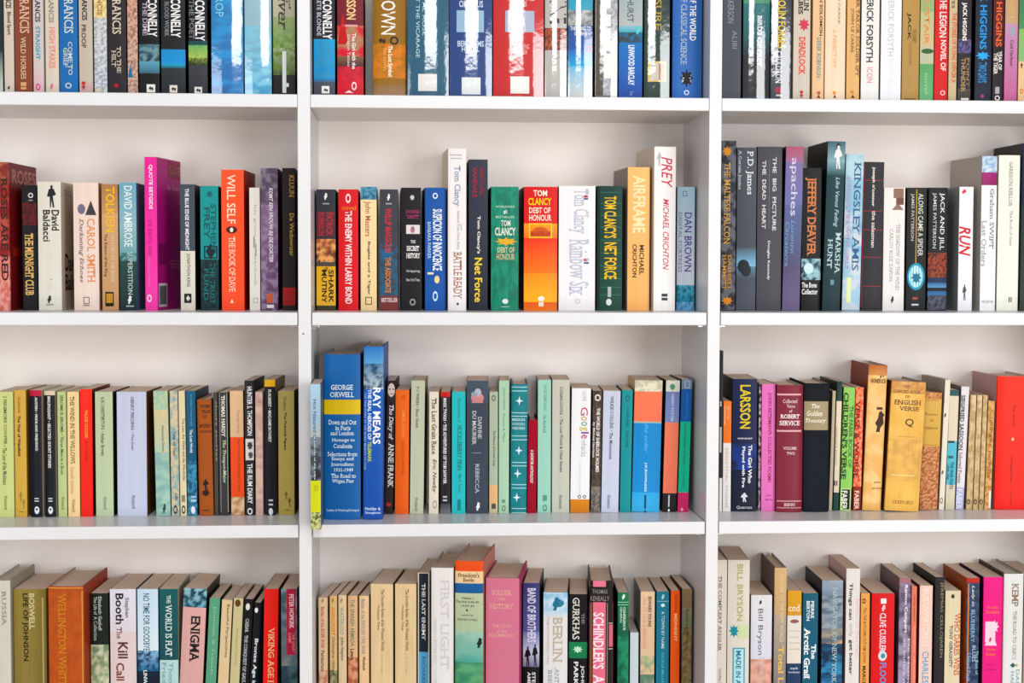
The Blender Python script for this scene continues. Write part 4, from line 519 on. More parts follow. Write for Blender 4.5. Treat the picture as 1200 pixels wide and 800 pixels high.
b(646.5, 667.3, 445, '#c0c0b2', 'light stone-grey paperback with small dark lettering', d=.11, side='#6c6c64', bulge=.0003, T=[('CONAN DOYLE', '#3c3c3c', 656, 659.5, 453, 486), ('• The Lost World & Other Stories', '#3c3c3c', 656, 659.5, 488, 553), ('Wordsworth', '#5c5c5c', 655, 659, 580, 596, 'i')])
b(668, 690.6, 455, '#e8e8ea', 'white paperback with multicoloured title and orange foot', l=1.5, side='#b8b4b0', bulge=.0006, bands=[(585, 604, 'd0842c', 'c87c24')], T=[('LUKE', '#b8b0b0', 683, 687, 459, 470), ('G', '#b84c6c', 680.5, 689, 477, 487), ('o', '#c89c4c', 681, 688, 488, 493), ('o', '#5c9c6c', 681, 688, 494, 499), ('g', '#c8b43c', 679, 688, 500, 505), ('l', '#7c4c9c', 681, 690, 506, 508), ('e', '#b84c6c', 681, 688, 509, 514), ('whacks', '#b8b8c0', 681, 688, 515, 535), ('a true story of one', '#d8ccc0', 678, 681, 540, 580)], E=[('ring', '#3c3434', 677, 681, 580, 584), ('ring', '#3c3434', 683, 687, 580, 584)])
b(692, 703.4, 458, '#3c302c', 'dark brown paperback with round emblem and white title', l=2, side='#241c18', bands=[(458, 570, '40342e', '3a302c', '5c4c40', 240), (570, 606, '5c544c', '4c4440', '847c74', 300)], T=[('THE WORLD OF SHERLOCK HOLMES', '#ece8e4', 698.5, 702.5, 478, 553, 'b'), ('by Michael Harrison', '#dcd8d4', 693, 697, 495, 536, 'b')], E=[('ring', '#e0d8d0', 697, 704, 462, 470)])
b(704.3, 724.7, 458, '#c4c8da', 'lavender-grey paperback left of the narrow teal one', l=2, side='#a0a0b0', bulge=.0003, T=[('WILKIE COLLINS', '#3c4054', 715, 718.8, 464, 502), ('• The Moonstone', '#3c4054', 714, 717.8, 504, 538), ('Wordsworth', '#5c6078', 711.5, 715.5, 580, 595, 'i')])
b(726, 739, 457, '#108c90', 'narrow teal paperback beside the wide coral and blue one', l=2, side='#0c5c60', T=[('AGNES JAMES', '#0c5c64', 733.5, 737, 478, 500), ('THE ART OF WAR', '#0c5c64', 733, 736.5, 504, 524)], E=[('ring', '#0c6468', 733, 738, 463, 471)])
b(740, 772.6, 446, '#2c8ccc', 'widest children\'s paperback with coral and blue blocks', l=3, yaw=3, side='#c8a878', d=.11, bands=[(446, 459, 'e4dcc4', 'e0d8c0', 'b8b4a0', 240), (459, 494, 'ec7c5c', 'e8785a'), (494, 496, '9cb0a8'), (496, 577, '1c84c4', '2488c4'), (577, 604, '40a4d8', '48a8d8')], T=[('J.K.ROWLING', '#d8ecf4', 754.5, 758, 542, 576, 'b'), ('the order', '#6cb4dc', 755, 760, 497, 530, 'i')], E=[('rect', '#1c3c54', 755, 757, 580, 596), ('tri', '#1c3c54', 754.5, 757.5, 597, 601)])
b(776, 792.5, 446, '#ec7c64', 'coral paperback with lavender block and black foot', l=3.5, yaw=1, side='#2c1c1c', bands=[(446, 459, 'dce0d0', 'd8dccc'), (459, 495, '7484b8', '7c8cbc'), (495, 578, 'f08468', 'ec7c64'), (578, 604, '242428', '202024')], T=[('HARRY POTTER', '#c8d4ec', 786.5, 789.5, 462, 494, 'b')], E=[('splash', '#4c8c6c', 784, 792, 449, 458), ('rect', '#d8d0c8', 783, 784.5, 580, 594), ('dia', '#ffffff', 782.3, 785, 596, 600)])
b(793.6, 806.4, 445, '#2cb894', 'green paperback with blue and pink blocks beside the divider', l=4, yaw=0, side='#0c2c3c', bands=[(445, 456, '7c90a8', '6c84a0'), (456, 494, '1c5ca8', '1c58a0'), (494, 577, '28b890', '30bc94'), (577, 604, 'd83c70', 'd4386c')], T=[('HARRY POTTER', '#3c88c8', 803.5, 806.5, 460, 491), ('and the Chamber of Secrets', '#0c7c64', 801, 804.5, 497, 545, 'i'), ('J.K.ROWLING', '#0c9c80', 799, 802.5, 548, 572)], E=[('frame', '#c8d4e0', 802.5, 808, 446.5, 455), ('ell', '#f0b0c4', 797.5, 800.5, 595, 599)])
shelf('C', 'right')
b(842.4, 846.3, 411, '#222024', 'thin dark upright booklet squeezed against the divider', rec=.088, d=.1, yaw=0, bands=[(560, 603, 'd8d4d0', 'e0dcd8')], E=[('rect', '#b8b4b0', 843.5, 845.5, 470, 476), ('rect', '#b8b4b0', 843.5, 845.5, 500, 530)])
b(846.7, 856.3, 470, '#e4e0dc', 'thin white paperback with orange upper half', side='#2c2424', bands=[(470, 519, 'e87c3c', 'e4783c')], T=[('Wendy', '#f0c0a0', 851.5, 855, 475, 492), ('Gorman', '#f0c0a0', 848, 851.3, 475, 498), ('ESSENTIAL POEMS', '#c8b8ac', 850, 853, 525, 595)])
b(857.2, 886, 444, '#1c2440', 'wide navy paperback with yellow author and blue flash', yaw=4, side='#20202c', d=.11, bands=[(444, 520, '20284c', '1c2444'), (520, 550, '1c3474', '243c8c', '1c2444', 60), (550, 603, '16203a', '1c2030')], T=[('LARSSON', '#dcc43c', 867, 879.5, 451, 502, 'b'), ('The Girl Who', '#ecf0f4', 876.5, 881, 521, 566, 'b'), ('Played with Fire', '#ecf0f4', 868.5, 873, 523, 571, 'b'), ('Quercus', '#d8dce4', 863, 881, 592.5, 596.5, 'h'), ('winner', '#dce0e8', 864, 882, 512, 514.5, 'h')], E=[('fig', '#d8dce4', 867, 877, 577, 588)])
b(888, 891.2, 449, '#b8a0b0', 'thin pink and black patterned booklet left of the pink book', d=.1, rec=.092, bands=[(449, 603, 'd0b4c4', 'b894a8', '2c1c24', 200)])
b(891.8, 907.8, 450, '#dc74b4', 'bright pink paperback with maroon lettering', l=-.5, side='#6c2c4c', bulge=.0004, T=[("JOHN BETJEMAN'S COLLECTED POEMS", '#7c2c54', 899, 904, 460, 565), ('John', '#8c3c64', 898, 904, 579, 582, 'h'), ('Murray', '#8c3c64', 897, 905, 584, 587, 'h')])
b(908.8, 939.6, 451, '#7c2c3c', 'maroon cloth hardback with silver horizontal title', k='h', mat='satin', rec=.08, d=.115, bulge=.004, side='#4c1820', T=[('Collected', '#e0c8c8', 917, 934, 467.5, 472, 'h'), ('Verse', '#e0c8c8', 921, 931, 473.5, 477.5, 'h'), ('of', '#e0c8c8', 924, 928, 479.5, 483, 'h'), ('ROBERT', '#ecdcdc', 914, 937, 485, 490, 'hb'), ('SERVICE', '#ecdcdc', 913, 937, 492.5, 498, 'hb'), ('VOLUME', '#d8bcbc', 917, 933, 523, 526.5, 'hb'), ('TWO', '#d8bcbc', 921, 931, 529, 532.5, 'hb'), ('BENN', '#d8bcbc', 918, 931, 589, 592.5, 'hb')], E=[('rect', '#d8a8a8', 910, 938.5, 461, 463), ('rect', '#d8a8a8', 910, 938.5, 503.5, 505.5), ('rect', '#c89898', 910, 938.5, 586, 587.2), ('rect', '#c89898', 910, 938.5, 594, 595)])
b(940.6, 970.5, 449, '#23262c', 'black cloth hardback with tan paper title label', k='h', mat='cloth', rec=.08, d=.115, bulge=.004, side='#1c1c20', T=[('The', '#f0e8d8', 950, 960, 473, 478, 'hi'), ('Golden', '#f0e8d8', 945, 963, 481, 487, 'hi'), ('Treasury', '#f0e8d8', 943, 968, 490, 496, 'hi')], E=[('rect', '#9c9070', 941.8, 970, 470, 503.5)])
b(971, 975, 458, '#b8a890', 'very thin beige booklet right of the black hardback', l=3, side='#9c8c74')
b(976.2, 982.6, 447, '#d8ccb4', 'thin book with dark green ends and cream middle', l=3, d=.112, yaw=2, side='#2c3834', bands=[(447, 470, '1c3430', '24403a'), (470, 577, 'dcd0b8', 'd4c8ac'), (577, 603, '1c3830', '24443a')], T=[('collected poems', '#8c8470', 978.5, 981, 500, 545)], E=[('rect', '#3c3c34', 977.5, 979, 563, 569), ('rect', '#3c3c34', 980, 981.3, 563, 569)])
b(984, 997.6, 454, '#8cc464', 'light green paperback with large black title', l=3, side='#4c6c3c', bands=[(572, 600, '1c1c1c')], T=[('THE FABER BOOK OF', '#2c4c24', 994.5, 999, 475, 548), ("CHILDREN'S VERSE", '#1c2c18', 987, 993, 460, 562, 'b'), ('FABER', '#e8f0d8', 986, 992.5, 575, 597, 'b')], E=[('frame', '#b8d88c', 984.5, 997, 572, 600)])
b(999, 1008.6, 454, '#e04c24', 'orange-red patterned paperback with cream lettering', l=2, side='#a02c14', bands=[(454, 570, 'ec5024', 'e04820', 'f0a078', 260), (570, 603, '8c2c1c', '7c2418')], T=[('VERSE & WORSE', '#6c1c10', 1001, 1007, 470, 560, 'b'), ('FABER', '#f0d0b8', 1001, 1006.5, 575, 597, 'b')])
b(1010.2, 1032, 428, '#e0a868', 'tall apricot jacketed hardback with brown leather-like side', k='h', l=6, rec=.086, bulge=.002, d=.12, yaw=3, side='#8c3c18', bands=[(428, 440, 'b06838', 'cc8c54'), (440, 603, 'e8b878', 'e0ac66', 'ecc488', 50)], T=[('NONESUCH', '#4c2c18', 1020, 1038, 444, 449, 'hb'), ('P', '#4c2c18', 1031, 1036, 440, 443, 'h'), ('poems', '#7c5030', 1024, 1032, 564, 567, 'h'), ('press', '#7c5030', 1022, 1033, 571, 574, 'h')], E=[('bird', '#3c2418', 1024, 1037, 481, 506), ('rect', '#4c3020', 1027, 1034, 477, 480)])
b(1036.4, 1076.3, 448, '#eaba68', 'wide yellow worn hardback with stained torn jacket', k='h', l=7, rec=.075, d=.12, yaw=2, bulge=.003, side='#5c3418', mat='matte', bands=[(448, 462, 'deae74', 'dca864', 'c89058', 120), (462, 603, 'ecc074', 'eaba66', 'e6b464', 40), (515, 565, 'eabc70', 'e8b868', 'd8a864', 60)], T=[('THE', '#8c5c38', 1058, 1066, 452, 455, 'h'), ('OXFORD BOOK', '#6c4428', 1047, 1079, 458, 461.5, 'h'), ('OF', '#6c4428', 1060, 1066, 464, 467, 'h'), ('ENGLISH', '#4c2c1c', 1048, 1079, 469.5, 475, 'h'), ('VERSE', '#4c2c1c', 1053, 1077, 477, 482, 'h'), ('Q', '#3c2418', 1060, 1070, 491, 501, 'h'), ('new edition', '#c89858', 1052, 1074, 511, 513, 'h'), ('OXFORD', '#8c6434', 1045, 1070, 587, 591, 'h')], E=[('rect', '#f0d890', 1044, 1071, 557, 558)])
b(1077, 1098.3, 460, '#a8582c', 'lattice-patterned brown cloth book with gold label', l=4, k='h', mat='cloth', d=.1, yaw=1, bulge=.002, side='#6c3418', bands=[(460, 468, 'b06838', 'b06838', 'dca878', 420), (468, 523, 'dcb468', 'd8b060'), (523, 603, 'a85c30', 'a85830', 'dca880', 420)], T=[('Poems', '#8c6430', 1084, 1098, 484, 487, 'h'), ('of', '#8c6430', 1089, 1093, 491, 494, 'h'), ('Childhood', '#8c6430', 1083, 1098, 500, 503, 'h')], E=[('rect', '#b08840', 1083.5, 1100, 469, 470), ('rect', '#b08840', 1081, 1098, 521, 522)])
b(1100, 1106.5, 445, '#e0d8c8', 'thin tall cream paperback with tiny scattered marks', l=5.5, d=.112, yaw=1, side='#b0a498', E=[('bird', '#3c3834', 1105, 1109, 484, 489), ('bird', '#5c5448', 1102.5, 1106, 551, 556), ('ring', '#8c6c4c', 1101, 1105, 583, 590), ('rect', '#8c8478', 1105, 1107, 470, 472)])
b(1107.5, 1118.5, 457, '#d8ccb4', 'cream paperback with cyan block and dark lettering', l=3.5, side='#2c5c5c', bands=[(457, 464, '2c5054', '2c5458'), (517, 568, '5cb4c4', '58b0c0'), (568, 603, 'd0c8b0', 'c8c0a8')], T=[('THE WAR POETS', '#1c4c5c', 1113, 1117, 541, 573, 'b'), ('1939-1945', '#1c4c5c', 1109, 1112, 545, 562, 'b')], E=[('rect', '#1c4048', 1110, 1118.5, 516.5, 519), ('rect', '#2c5c64', 1111, 1117, 534, 537)])
b(1119.5, 1129, 453, '#dcd8dc', 'white paperback with bold dark lettering and lavender foot', l=5, side='#7c7470', bands=[(571, 603, 'b0b0cc', 'a8a8c8')], T=[('SIEGFRIED SASSOON', '#3c3434', 1124.5, 1129.5, 463, 528, 'b'), ('Selected Poems', '#6c5c54', 1123, 1127, 530, 566), ('FABER', '#d8d8e8', 1120.5, 1127, 573, 597, 'b')])
for i, (xa, xb, ds) in enumerate(((1132, 1139.3, 'worn cream pamphlet nearest the white lavender-footed paperback'), (1140, 1146.3, 'worn cream pamphlet, middle of three alike'), (1147, 1152.5, 'worn cream pamphlet nearest the tan frayed one'))):
    b(xa, xb, 463, '#d4b890', ds, l=3, side='#a88c64', mat='matte', d=.1, bands=[(463, 603, 'dcc49c', 'd0b488', 'b89c70', 120)], E=[('ring', '#3c3020', xa+.8, xa+4.8, 585, 591)], seed=i, T=[('selected verse', '#b09870', xa+3.5, xa+6, 470, 510)])
b(1153.2, 1161, 470, '#b8844c', 'frayed tan-orange paperback left of the big red book', l=3, yaw=3, side='#8c5c28', mat='matte', bands=[(470, 603, 'c48c4c', 'b07c40', 'dcb07c', 200)], T=[('Cullinger poems', '#8c5c2c', 1158, 1163, 480, 560)], E=[('rect', '#e4d8cc', 1158.5, 1161.8, 575, 595)])
b(1165, 1207, 441, '#e8381c', 'very wide orange-red hardback at the right picture edge', k='h', l=1.5, rec=.085, d=.12, yaw=2, bulge=.002, side='#c8a0a0', bands=[(441, 603, 'ec3c1c', 'e4341c')], T=[('The Songs', '#7c2414', 1186, 1189, 474, 500, 'i'), ('Ted Hughes Poems', '#7c2414', 1183, 1186, 534, 566, 'i'), ('by Faber', '#9c2c18', 1183, 1185, 575, 594)], E=[('rect', '#c8341c', 1165, 1206, 458, 458.8), ('dia', '#f8c090', 1184.5, 1188, 512, 517)])
# ================================================================ bottom shelf
shelf('D', 'left')
b(-9, 12, 680, '#cfcdc0', 'off-white hardback cut off by the left picture edge', k='h', rec=.075, d=.122, pg=M_PAGEW, bulge=.001, side='#9c9484', T=[('A HISTORY OF THE', '#a4a498', -4, -1, 690, 760), ('RUSSIA', '#8c8c80', 2.5, 7.5, 692, 733)])
b(15, 54.3, 690, '#8c7c44', 'wide olive paperback with black and cream lettering', side='#a08c50', mat='matte', bands=[(690, 860, '908044', '8c7a44')], T=[('BOSWELL', '#cfc49c', 34.5, 41, 695, 737, 'b'), ('LIFE OF JOHNSON', '#1c1c18', 26, 33.5, 695, 774, 'b')], E=[('rect', '#c8b878', 50, 52, 700, 858)], d=.115)
b(56, 98.2, 687, '#bc5818', 'wide worn orange leather hardback', k='h', mat='leather', rec=.055, d=.14, side='#a03c14', bulge=.0015, T=[('WELLINGTON WHITTAKER', '#c88434', 69, 78, 695, 830)], E=[('rect', '#d89450', 96.5, 97.7, 692, 855), ('rect', '#d89450', 57, 97, 688, 689.2)])
b(105.5, 127, 695, '#1c2420', 'dark paperback with pale flower picture below white lettering', side='#2c1c18', d=.115, bands=[(755, 800, '6c8468', '8ca078', 'c8ccac', 130), (800, 860, '5c7454', '3c4c34', '9cac84', 130)], T=[('Elizabeth Gaskell', '#c8d0c4', 115.5, 119.5, 699, 738), ('The Life of', '#c8ccc0', 110, 114, 699, 720), ('A Collection', '#b8bcb0', 110, 114.5, 722, 750)])
b(128.3, 159.5, 690, '#dcd4dc', 'wide white paperback with black author and brown title', d=.12, bands=[(690, 740, 'dcdce8', 'dcd4dc'), (740, 860, 'dccccc', 'dcc8c4')], side='#3c4c60', T=[('Stephen', '#2c2c34', 145.5, 151.5, 700, 723), ('Booth', '#1c1c24', 135.5, 145, 695, 731, 'b'), ('The', '#6c4c4c', 137, 143, 734, 748), ('Kill', '#5c3030', 138.5, 150, 752, 771, 'b'), ('Call', '#7c4440', 136.5, 146, 776, 797, 'b')])
b(160.4, 185.4, 690, '#c0dce8', 'pale blue paperback with dark blue treeline', d=.12, side='#1c4c60', bands=[(690, 762, 'c4dcec', 'd8e8f0'), (762, 786, '8cb8d8', '1c6c9c', '0c3c5c', 200), (786, 860, '0c2434', '0c1824')], T=[('NO TIME FOR GOODBYE', '#2c5068', 168, 175.5, 695, 762), ('LINWOOD BARCLAY', '#dce8ec', 168.5, 173, 785, 850, 'b')])
b(186.3, 208.5, 690, '#0c5458', 'dark teal paperback with white title and pale foot block', d=.115, yaw=1, side='#c8c0ac', bands=[(690, 773, '0c5a5c', '0c4c54'), (773, 860, 'b4d4d4', 'a8c8c8')], T=[('THE', '#dce8e4', 195.5, 200, 697, 707), ('WORLD IS FLAT', '#dce8e4', 194, 201.5, 708, 769), ('Thomas', '#7c9ca0', 198, 203, 776, 812), ('Friedman', '#7c9ca0', 190, 195, 776, 822)])
b(215.2, 243, 690, '#d4a4a0', 'leaning dusty pink paperback with stencil-like black title', l=8, d=.112, yaw=3, side='#2c2420', bands=[(690, 712, '9cc4d0', '6ca4b8', '1c4454', 150), (712, 860, 'd8a8a4', 'd0a09c')], T=[('ENIGMA', '#1c1c1c', 223, 234, 722, 776, 'b')])
b(245.5, 258.3, 701, '#5c9c7c', 'leaning green paperback with faint pale lettering', l=8, side='#1c3c30', T=[('Journals & Travels', '#a0c8a8', 248, 251.5, 710, 790)])
b(260, 272.8, 703, '#d8c098', 'leaning cream paperback with thin brown lettering', l=8, side='#a08c6c', T=[('Beautiful Perspectives', '#6c5438', 264, 268, 708, 770)])
b(274, 285.5, 701, '#c4bc90', 'leaning pale khaki paperback with round brown stamp', l=8, side='#8c8460', T=[('Herodotus histories', '#a8a078', 276, 279, 736, 780)], E=[('ell', '#5c3c20', 275.5, 282, 702.5, 711)])
b(286.8, 297.3, 702, '#14141a', 'leaning black paperback with white circle and capitals', l=9, side='#0c0c10', T=[('CAESAR', '#c8c8cc', 287.5, 291.5, 725, 741), ('THE CONQUEST OF GAUL', '#c8c8cc', 284.5, 289, 744, 800)], E=[('ell', '#d8d8d4', 288, 293, 707, 715)])
b(298.2, 306, 706, '#141418', 'leaning black paperback with white title beside the red one', l=9.5, side='#2c4c5c', T=[('Bronze Age in Europe', '#e4e4e8', 295, 301, 748, 835, 'b')], E=[('ell', '#e8e8e8', 298.5, 302.5, 712, 718), ])
b(309.5, 326.8, 690, '#e83418', 'bright red paperback with cream title', l=3, d=.12, side='#5c0c08', bulge=.0006, T=[('VIKING AGE ICELAND', '#f0c898', 314, 321, 735, 840)])
b(329, 348.3, 690, '#3c5058', 'grey sea picture paperback with crimson title label, beside the divider', d=.112, side='#1c2024', bulge=.0006, bands=[(690, 740, '8c9cac', '6c7c84', '4c5c64', 80), (740, 780, '5c6c70', '8c8c88', '5c7078', 60), (780, 860, '2c4450', '1c2c38', '4c6870', 60)], T=[('PETER HOPKIRK', '#f0d4d8', 339, 344.5, 696, 736, 'b'), ('THE GREAT', '#e8909c', 342.5, 345.5, 741, 765), ('GAME', '#e8909c', 338, 341.5, 741, 753)], E=[('rect', '#b01c44', 336, 346.5, 689, 767)])
shelf('D', 'middle')
pk = dict(side='#8c6c4c', mat='matte', yaw=8)
b(373, 384.2, 700, '#dcc09c', 'first of the five slim peach paperbacks, red-lettered', T=[('Battles of the BOER WAR', '#a85850', 376, 380.5, 711, 759), ('Pemberton', '#5c4034', 376, 380.5, 762, 786)], E=[('bird', '#a88458', 376, 380, 701, 706)], bands=[(785, 860, 'dcb498', 'd0a080', 'b87c60', 160)], **pk)
b(386, 395.2, 698, '#dcb884', 'slim peach paperback with orange and grey-green lettering', T=[('AGINCOURT', '#dc7c30', 388.5, 392.5, 711, 744), ('Christopher Hibbert', '#5c6450', 388.5, 392.5, 746, 790)], E=[('bird', '#a88458', 388, 392, 701, 706)], bands=[(785, 860, 'a8a078', '8c8464', '5c5c44', 160)], **pk)
b(396.2, 406.3, 697, '#dcc4a0', 'slim peach paperback with pale blue and dark lettering', T=[('WATERLOO', '#8c9c9c', 398.5, 403, 711, 743), ('John Naylor', '#3c3830', 398.5, 403, 746, 774)], E=[('bird', '#a88458', 398, 402, 701, 706)], **pk)
b(407.5, 419.3, 698, '#d8b088', 'slim peach paperback with green lettering', T=[('THE SPANISH ARMADA', '#5c7860', 410.5, 415.5, 702, 757), ('Lewis', '#5c3020', 410.5, 415.5, 760, 773, 'b')], bands=[(770, 860, 'd89c78', 'c88464', 'a85c44', 130)], **pk)
b(420.6, 432.6, 698, '#e0be94', 'slim peach paperback with blue-grey lettering, next to wide cream one', T=[('Battles of the ENGLISH CIVIL WAR', '#6c8898', 423.5, 428, 702, 766), ('Woolrych', '#3c2c24', 424, 428.5, 769, 785, 'b')], **pk)
b(434, 461, 684, '#dcc298', 'wide cream paperback, left one of a two-volume pair', d=.115, yaw=8, side='#5c4c2c', mat='matte', T=[('The Decisive Battles of the Western World', '#6c5438', 447, 450.5, 690, 762), ('Volume Two', '#7c6444', 442.5, 445, 708, 738), ('J. F. C. Fuller', '#b8a078', 446, 449, 765, 790)])
b(462.5, 488.3, 684, '#dcc298', 'wide cream paperback, right one of a two-volume pair', d=.115, yaw=8, side='#5c4c2c', mat='matte', T=[('The Decisive Battles of the Western World', '#6c5438', 475.5, 479, 690, 762), ('Volume One', '#7c6444', 471, 473.5, 708, 738), ('J. F. C. Fuller', '#b8a078', 475, 478, 765, 790)])
b(489.4, 503.5, 671, '#dcd8cc', 'paperback with black title box above a blue block', d=.115, yaw=8, side='#8c8478', T=[('THE LAST ENEMY', '#e8e8e4', 494.5, 498.5, 683, 750), ('RICHARD HILLARY', '#2c5c80', 494.5, 498, 768, 840)], E=[('rect', '#1c2430', 491, 502, 671.8, 763.5), ('rect', '#5ca0c8', 491, 502, 763.5, 858)])
b(505, 532, 665, '#e0dedc', 'white jacketed hardback with pale grey title', k='h', rec=.06, d=.13, yaw=8, bulge=.002, side='#c0b8b0', T=[('FIRST LIGHT', '#cbc8c6', 516.5, 526.5, 678, 785), ('GEOFFREY WELLUM', '#cdcaca', 508.5, 512, 724, 830)])
b(532.8, 566.8, 657, '#8cb4a0', 'tall hardback with orange, cream and blue bands over green seascape', k='h', rec=.05, d=.14, yaw=10, bulge=.0025, side='#c87c6c', bands=[(657, 669, 'e0581c', 'dc541c'), (669, 683, 'e4c89c', 'e0c498'), (683, 694.5, '1c5c94', '185890'), (694.5, 740, 'b8c0a0', 'a8bc9c'), (740, 775, '9cc0b0', '4c9c90', '7cb0a0', 60, .4), (775, 860, '5ca078', '7ca45c', '3c8464', 70, .4)], T=[("Freedom's", '#4c3420', 537, 562, 671, 676, 'h'), ('Battle', '#4c3420', 543, 556, 677, 681, 'h'), ('Volume 2', '#3c4438', 541, 556, 699, 701.5, 'h'), ('The War in the Air', '#3c4438', 535, 562, 703, 706, 'h'), ('1939-45', '#3c4438', 541, 556, 708, 710.5, 'h'), ('edited by', '#3c4438', 541, 555, 719, 721.5, 'h'), ('GAVIN LYALL', '#3c4438', 536, 560, 724, 726.5, 'h')], E=[('dia', '#2c2c24', 546, 549, 713, 716), ('bird', '#1c2c24', 558, 566, 746, 758)])
b(568.8, 609, 677, '#d47c94', 'wide dusty pink cloth hardback with faint gold lettering', k='h', mat='cloth', rec=.055, d=.135, yaw=9, bulge=.0015, side='#b84c74', T=[('SOLDIER', '#e0a89c', 577, 600, 691, 697, 'h'), ('AND', '#e0a89c', 583, 592, 700, 703, 'h'), ('HISTORY', '#e0a89c', 574, 602, 707, 713, 'h'), ('THE STORY', '#e0a89c', 577, 600, 731, 735, 'h'), ('of the', '#e0a89c', 582, 594, 737, 741, 'h'), ('REGIMENT', '#e0a89c', 573, 602, 742, 746, 'h')])
b(612.8, 632.6, 683, '#44447c', 'indigo paperback with black soldier silhouettes', d=.12, yaw=8, side='#1c1c30', bands=[(683, 740, '3c3c70', '545890'), (740, 762, '6c74a8', 'b8bcd4'), (762, 781, 'c0c0d0', '6c6c8c'), (781, 860, '14141c', '101018')], T=[('BAND OF BROTHERS', '#d4d4e8', 618, 628, 689, 752, 'b'), ('STEPHEN', '#dcdcdc', 623.5, 627.5, 787, 820, 'b'), ('AMBROSE', '#dcdcdc', 618, 622, 787, 820, 'b')], E=[('fig', '#14141c', 614, 623, 757, 781), ('fig', '#14141c', 623, 631, 754, 780)])
b(636.7, 665.5, 694, '#dcdcda', 'white paperback with blue sky top and insect shape', yaw=7, side='#2c3c40', bands=[(694, 716, '8cbcdc', 'a8cce0', 'c8dce8', 90), (716, 724, 'b8d4e4', 'dcdcda')], T=[('BERLIN', '#b8ac98', 648, 659, 722, 776), ('THE DOWNFALL 1945', '#b8b8b8', 641, 643.5, 722, 778), ('ANTONY', '#9ca8ac', 650, 655, 782, 820), ('BEEVOR', '#9ca8ac', 642, 647, 784, 822)], E=[('bird', '#2c6c8c', 646, 657, 699, 715), ('ell', '#3c7c98', 648, 661, 702, 711)])
b(666.8, 688.6, 696, '#17151a', 'black paperback with large white title and green block', d=.115, yaw=6, side='#0c0c0e', bands=[(752, 771, '1c7c50', '14744a')], T=[('GURKHAS', '#dcdcd4', 671, 679, 700, 749), ('THE', '#8c8c88', 681.5, 685, 718, 731), ('JOHN', '#d8d8d4', 680, 684.5, 779, 806, 'b'), ('PARKER', '#e0e0dc', 672.5, 677.5, 775, 815, 'b')], E=[('splash', '#b8e0c4', 671, 683, 756, 765)])
b(690.8, 718.7, 680, '#1c1618', 'black and pink framed hardback with curved boards', k='h', rec=.075, d=.12, yaw=5, bulge=.003, side='#14100f', bands=[(680, 687, 'e07c94', 'dc7890'), (687, 705, '26201f'), (705, 860, 'dc7088', 'd86c84')], T=[('THOMAS', '#8c8480', 694, 712, 690, 695, 'h'), ('KENEALLY', '#8c8480', 692, 714, 698, 703.5, 'h'), ("SCHINDLER'S", '#f0dce0', 695, 708, 717, 783, 'b'), ('ARK', '#f0dce0', 695, 708, 790, 818, 'b')], E=[('rect', '#1c1618', 691, 694.5, 679.5, 858), ('rect', '#b89c6c', 692.2, 692.8, 706, 858), ('rect', '#1c1618', 709.5, 719, 679.5, 858), ('rect', '#b89c6c', 711, 711.6, 706, 858), ('rect', '#d06c80', 713.5, 718, 731, 757), ('rect', '#c8c0bc', 713, 718.5, 729, 730), ('rect', '#c8c0bc', 713, 718.5, 759, 760)])
b(723.8, 737.2, 694, '#0c6040', 'green paperback with small white lettering', side='#0a201c', bands=[(694, 705, '14744c', '107048'), (705, 706, '8cc8a8'), (708, 709, '8cc8a8'), (709, 745, '0c6848', '0c5c44'), (745, 860, '14684c', '0c503c', '2c8860', 90)], T=[('CONFEDERATE', '#c8e0d0', 730, 733, 711, 738, 'b'), ('GENERAL', '#c8e0d0', 726.5, 729, 711, 730)], E=[('bird', '#e0f0e8', 728, 733, 696, 702)])
b(738.3, 748.5, 741, '#c0ccd0', 'short pale blue-grey paperback with its dark top showing', d=.107, side='#a4acb0', pg=M_PAGEW)
b(750.7, 767.5, 693, '#d4b898', 'beige paperback with bold black author and green smear', side='#989898', d=.107, bands=[(693, 760, 'dcc0a0', 'd4b494'), (768, 790, 'a8b08c', '5c9074', 'd0b490', 120), (790, 860, '98a080', '88907c', '5c7c68', 120)], T=[('EDWARD YOUNG', '#2c241c', 759.5, 763.3, 699, 734, 'b'), ('ONE OF OUR SUBMARINES', '#dc9484', 753.5, 757.5, 699, 760)])
b(769.2, 784.3, 693, '#1c748c', 'medium blue-teal paperback left of the orange one', yaw=2, side='#14485c', T=[('A TOWN BY NAME', '#c8dce0', 775, 778.5, 716, 760), ('GEORGE MILLAR', '#6cb0c4', 775, 778, 764, 800)], E=[('ell', '#d8e8e0', 774.5, 779, 707, 711), ('rect', '#8cc0c8', 770.5, 783.5, 704, 704.7), ('bird', '#a8d0d8', 774.5, 779, 696, 702)])
b(785.9, 797, 692, '#e45c14', 'narrow vivid orange paperback', yaw=1, side='#5c1808', bands=[(692, 860, 'e8601c', 'e45c14')], T=[('GAVIN', '#a03c10', 790.5, 793.5, 696, 716), ('MIDNIGHT', '#f8c48c', 790, 793.5, 719, 751, 'b')])
b(799.3, 811.3, 690, '#7c6c4c', 'brown patterned paperback beside the divider', side='#4c3c2c', mat='matte', yaw=0, rec=.08, bands=[(690, 712, '847454', '7c6c50'), (712, 735, '847c60', '7c7658', '6c745c', 140), (735, 860, '8c7854', '84704c', '64563a', 200)], T=[('Reach for the Sky', '#3c3424', 803, 806.5, 714, 757)])
shelf('D', 'right')
b(838.5, 852.4, 656, '#d8d0c4', 'cream paperback with grey capitals against the divider', d=.115, side='#a89c8c', yaw=2, T=[('THE COMPLEAT ANGLER', '#6c6864', 841.5, 845.5, 674, 763), ('WALTON', '#84807c', 842, 844.8, 782, 815)])
